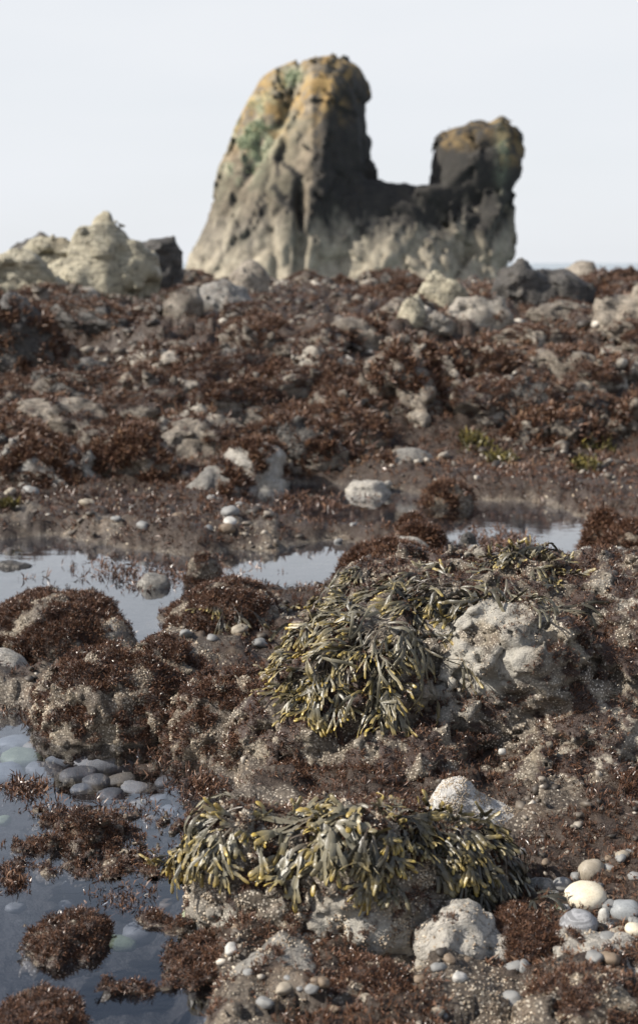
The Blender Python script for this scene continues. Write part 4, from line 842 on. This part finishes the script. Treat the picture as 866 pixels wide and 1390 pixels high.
def wrack(px, py, tx, ty, n, ln, label, spread=.34, w=.0034, grav=1.0, yel=1.0, tone=None, depth=3, lift=(.001, .005), jit=.03, upright=.0, first=.34, sc=1.0, ds=.011, angle=.30, patch=1):
    """a wrack plant rooted where the picture shows (px,py), streaming towards (tx,ty)"""
    p0, n0 = surf(px, py); p1, n1 = surf(tx, ty)
    flow = p1 - p0
    if flow.length < 1e-4: flow = Vector((0, -1, 0))
    flow.normalize()
    root = obj('wrack_plant', None, loc=p0, label=label, cat='seaweed', group='wracks draped over the near rocks')
    if tone is None: q_ = R.uniform(.25, .8); tone = (max(0, q_ - .2), min(1, q_ + .3))
    n = int(n * (.50 if py > 1060 else (.62 if py < 830 else .72)))
    for i in range(n):
        dp = 4 if (py > 1060 and depth == 3 and R.random() < .7) else depth; f = Frond(); f.sc = sc; f.hug = 0 if upright else 1; f.D = dp; f.w0 = .62 if py > 1060 else .38
        t = R.random() * .35 * (p1 - p0).length if patch else 0
        a = R.gauss(0, spread); loc, nn, _, _ = BVH.find_nearest(p0 + flow * t * R.random() + Vector((R.gauss(0, jit), R.gauss(0, jit), R.gauss(0, jit * .4))))
        d = flow - nn * flow.dot(nn); d.normalize(); sdv = nn.cross(d)
        d = (d * math.cos(a) + sdv * math.sin(a) + nn * (.04 + upright)).normalized()
        L_ = ln * (.68 if py > 1060 else (.78 if py < 830 else .84)) * R.uniform(.65, 1.15)
        tn = R.uniform(*tone)
        f.grow(loc + nn * .003, d, L_ * (first if dp == depth else first * .8), dp, w * R.uniform(.8, 1.2), R.uniform(*lift), tn, grav, yel * (R.random() ** .4 if R.random() < .85 else .2), ds, angle)
        V = np.array([v[:] for v in f.V]) - np.array(p0); F = [list(q) for q in f.F]
        me = mk_mesh('frond', V, np.array(F), {'tip': f.tip, 'stipe': f.st, 'shade': np.clip(f.sh, 0, 1)})
        obj('frond', me, M_FUCUS, root)
    return root
WR = [ # root, towards, fronds, length, label, options
 (432, 812, 372, 880, 22, .20, 'olive wrack spilling over the left shoulder of the boulder', {}),
 (470, 806, 400, 880, 20, .20, 'dense olive wrack near the left end of the boulder ridge', {}),
 (500, 812, 420, 850, 16, .18, 'thin stalked wrack along the ridge of the boulder', dict(w=.0030, yel=.5)),
 (545, 845, 425, 925, 26, .26, 'long grey stalked wrack sweeping left across the boulder face', dict(w=.0036, tone=(.4, 1.0), first=.45, spread=.35)),
 (530, 850, 478, 935, 22, .19, 'wrack hanging on the right of the long sweeping one', dict(spread=.4)),
 (450, 880, 372, 950, 24, .19, 'yellow tipped wrack at the outer left of the boulder face', dict(yel=1.0)),
 (455, 905, 415, 1000, 26, .20, 'lowest yellow tipped wrack hanging down the boulder face', dict(yel=1.0)),
 (480, 890, 440, 950, 20, .17, 'shiny wrack in the middle of the draped mass', dict(tone=(.6, 1.0))),
 (420, 850, 380, 920, 18, .17, 'wrack between the left shoulder and the yellow tipped mass', {}),
 (575, 800, 490, 825, 20, .20, 'wrack lying flat along the top of the boulder', dict(yel=.9)),
 (610, 790, 540, 815, 18, .18, 'wrack with bright tips beside the bare patch on the boulder top', dict(yel=1.0)),
 (640, 812, 570, 830, 20, .20, 'dark olive wrack across the upper middle of the boulder', dict(tone=(.2, .7))),
 (700, 800, 610, 848, 20, .22, 'dark grey tongue of wrack streaming left below the ridge', dict(w=.0034, yel=.2, tone=(.3, .9), spread=.28, first=.45)),
 (735, 756, 680, 790, 18, .15, 'wrack with a mustard yellow fringe at the top right of the boulder', dict(yel=1.0, spread=.5)),
 (690, 755, 640, 785, 16, .15, 'dark wrack draped over the skyline of the boulder', dict(tone=(.15, .6), yel=.6)),
 (770, 770, 720, 785, 10, .11, 'small wrack at the right end of the draped ridge', dict(yel=.7)),
 (505, 768, 470, 790, 12, .12, 'wrack on the hump behind the boulder', dict(yel=.5)),
 (590, 782, 535, 800, 14, .14, 'dark wrack between hump and boulder ridge', dict(yel=.4, tone=(.1, .6))),
 (315, 803, 335, 880, 12, .20, 'sparse stringy wrack hanging over the dark hump', dict(w=.0026, depth=2, spread=.35, yel=.6)),
 (300, 800, 300, 870, 8, .17, 'few pale tipped strands on the left of the dark hump', dict(w=.0034, depth=2, spread=.25)),
 (395, 880, 365, 925, 10, .10, 'little wrack at the foot of the left shoulder', {}),
 (308, 1102, 256, 1182, 46, .19, 'wrack hanging into the near pool from the front rock', dict(w=.0036)),
 (275, 1132, 242, 1200, 28, .15, 'leftmost wrack trailing at the edge of the near pool', dict(w=.0036)),
 (325, 1118, 325, 1085, 9, .08, 'little upright fan of wrack on the front rock', dict(w=.0036, upright=.9, grav=.05, depth=2, spread=.5, patch=0, jit=.01)),
 (395, 1112, 450, 1096, 12, .13, 'wrack lying rightwards on top of the front rock', dict(w=.0036, spread=.6)),
 (478, 1114, 425, 1195, 28, .20, 'broad pale fan of wrack with yellow tips on the front rock', dict(w=.0046, spread=.42, tone=(.7, 1.0), angle=.24)),
 (525, 1120, 490, 1205, 22, .16, 'olive wrack hanging in the middle of the front rock', dict(w=.0036)),
 (560, 1108, 580, 1205, 26, .19, 'dark curtain of wrack on the right of the front rock', dict(w=.0036, tone=(.15, .6))),
 (600, 1112, 640, 1200, 24, .20, 'blackish wrack arching over the right end of the front rock', dict(w=.0034, tone=(.1, .5), yel=.6)),
 (625, 1130, 680, 1235, 24, .22, 'stringy black wrack trailing right from the front rock', dict(w=.0024, tone=(.1, .5), yel=.0, spread=.3, first=.5)),
 (640, 1140, 672, 1180, 9, .09, 'small olive wrack beside the flat seaweed slab', {}),
]
for (a, b, c, d, n, ln, lab, kw) in WR: wrack(a, b, c, d, n, ln, lab, **kw)

# olive weed clumps far up the slope and rusty weed by the pale rock
def clump(name, px, py, wpx, cnt, mat, label, size, group=None):
    h = ground_hit(px, py); wm = wpx * h[1] / FPX * .5; q = np.clip(rng.normal(size=(cnt, 2)), -1.3, 1.3) * wm * .42 * np.array([1, 1.6])
    x, y = h[0] + q[:, 0], h[1] + q[:, 1]; Pn = np.stack([x, y, ground_h(x, y) + .01], 1)
    tv, tf, sh = tufts(Pn - h, np.tile(nrm(np.array([0, -.5, 1.0])), (cnt, 1)), size * h[1] * rng.uniform(.7, 1.3, cnt), 9, rng, .11)
    obj(name, mk_mesh(name, tv, tf, {'shade': sh}), mat, None, h, label, 'seaweed', group)
for (x, y, w_, lab) in ((645, 600, 60, 'yellow olive weed clump on the slope above the wedge shaped rock'), (680, 625, 50, 'olive weed clump above the right pool'), (800, 600, 90, 'olive weed clump high on the right of the slope'), (795, 635, 50, 'small olive weed clump under the high right one'), (90, 640, 40, 'olive weed clump on the broad grey outcrop'), (10, 690, 40, 'olive weed clump at the left edge above the pool'), (600, 560, 50, 'faint olive weed clump beside the pale sloping outcrop'), (20, 625, 60, 'hanging olive weed at the left edge of the outcrop')):
    clump('olive_weed_clump', x, y, w_, 60, M_OLIVE, lab, .006)
clump('rusty_weed', 500, 684, 60, 70, M_RUST, 'rusty orange weed at the foot of the pale rock in the water', .004)
print('TRIS', sum(len(o.data.loops) - 2 * len(o.data.polygons) for o in SC.objects if o.type == 'MESH'), 'OBJ', len(SC.objects))
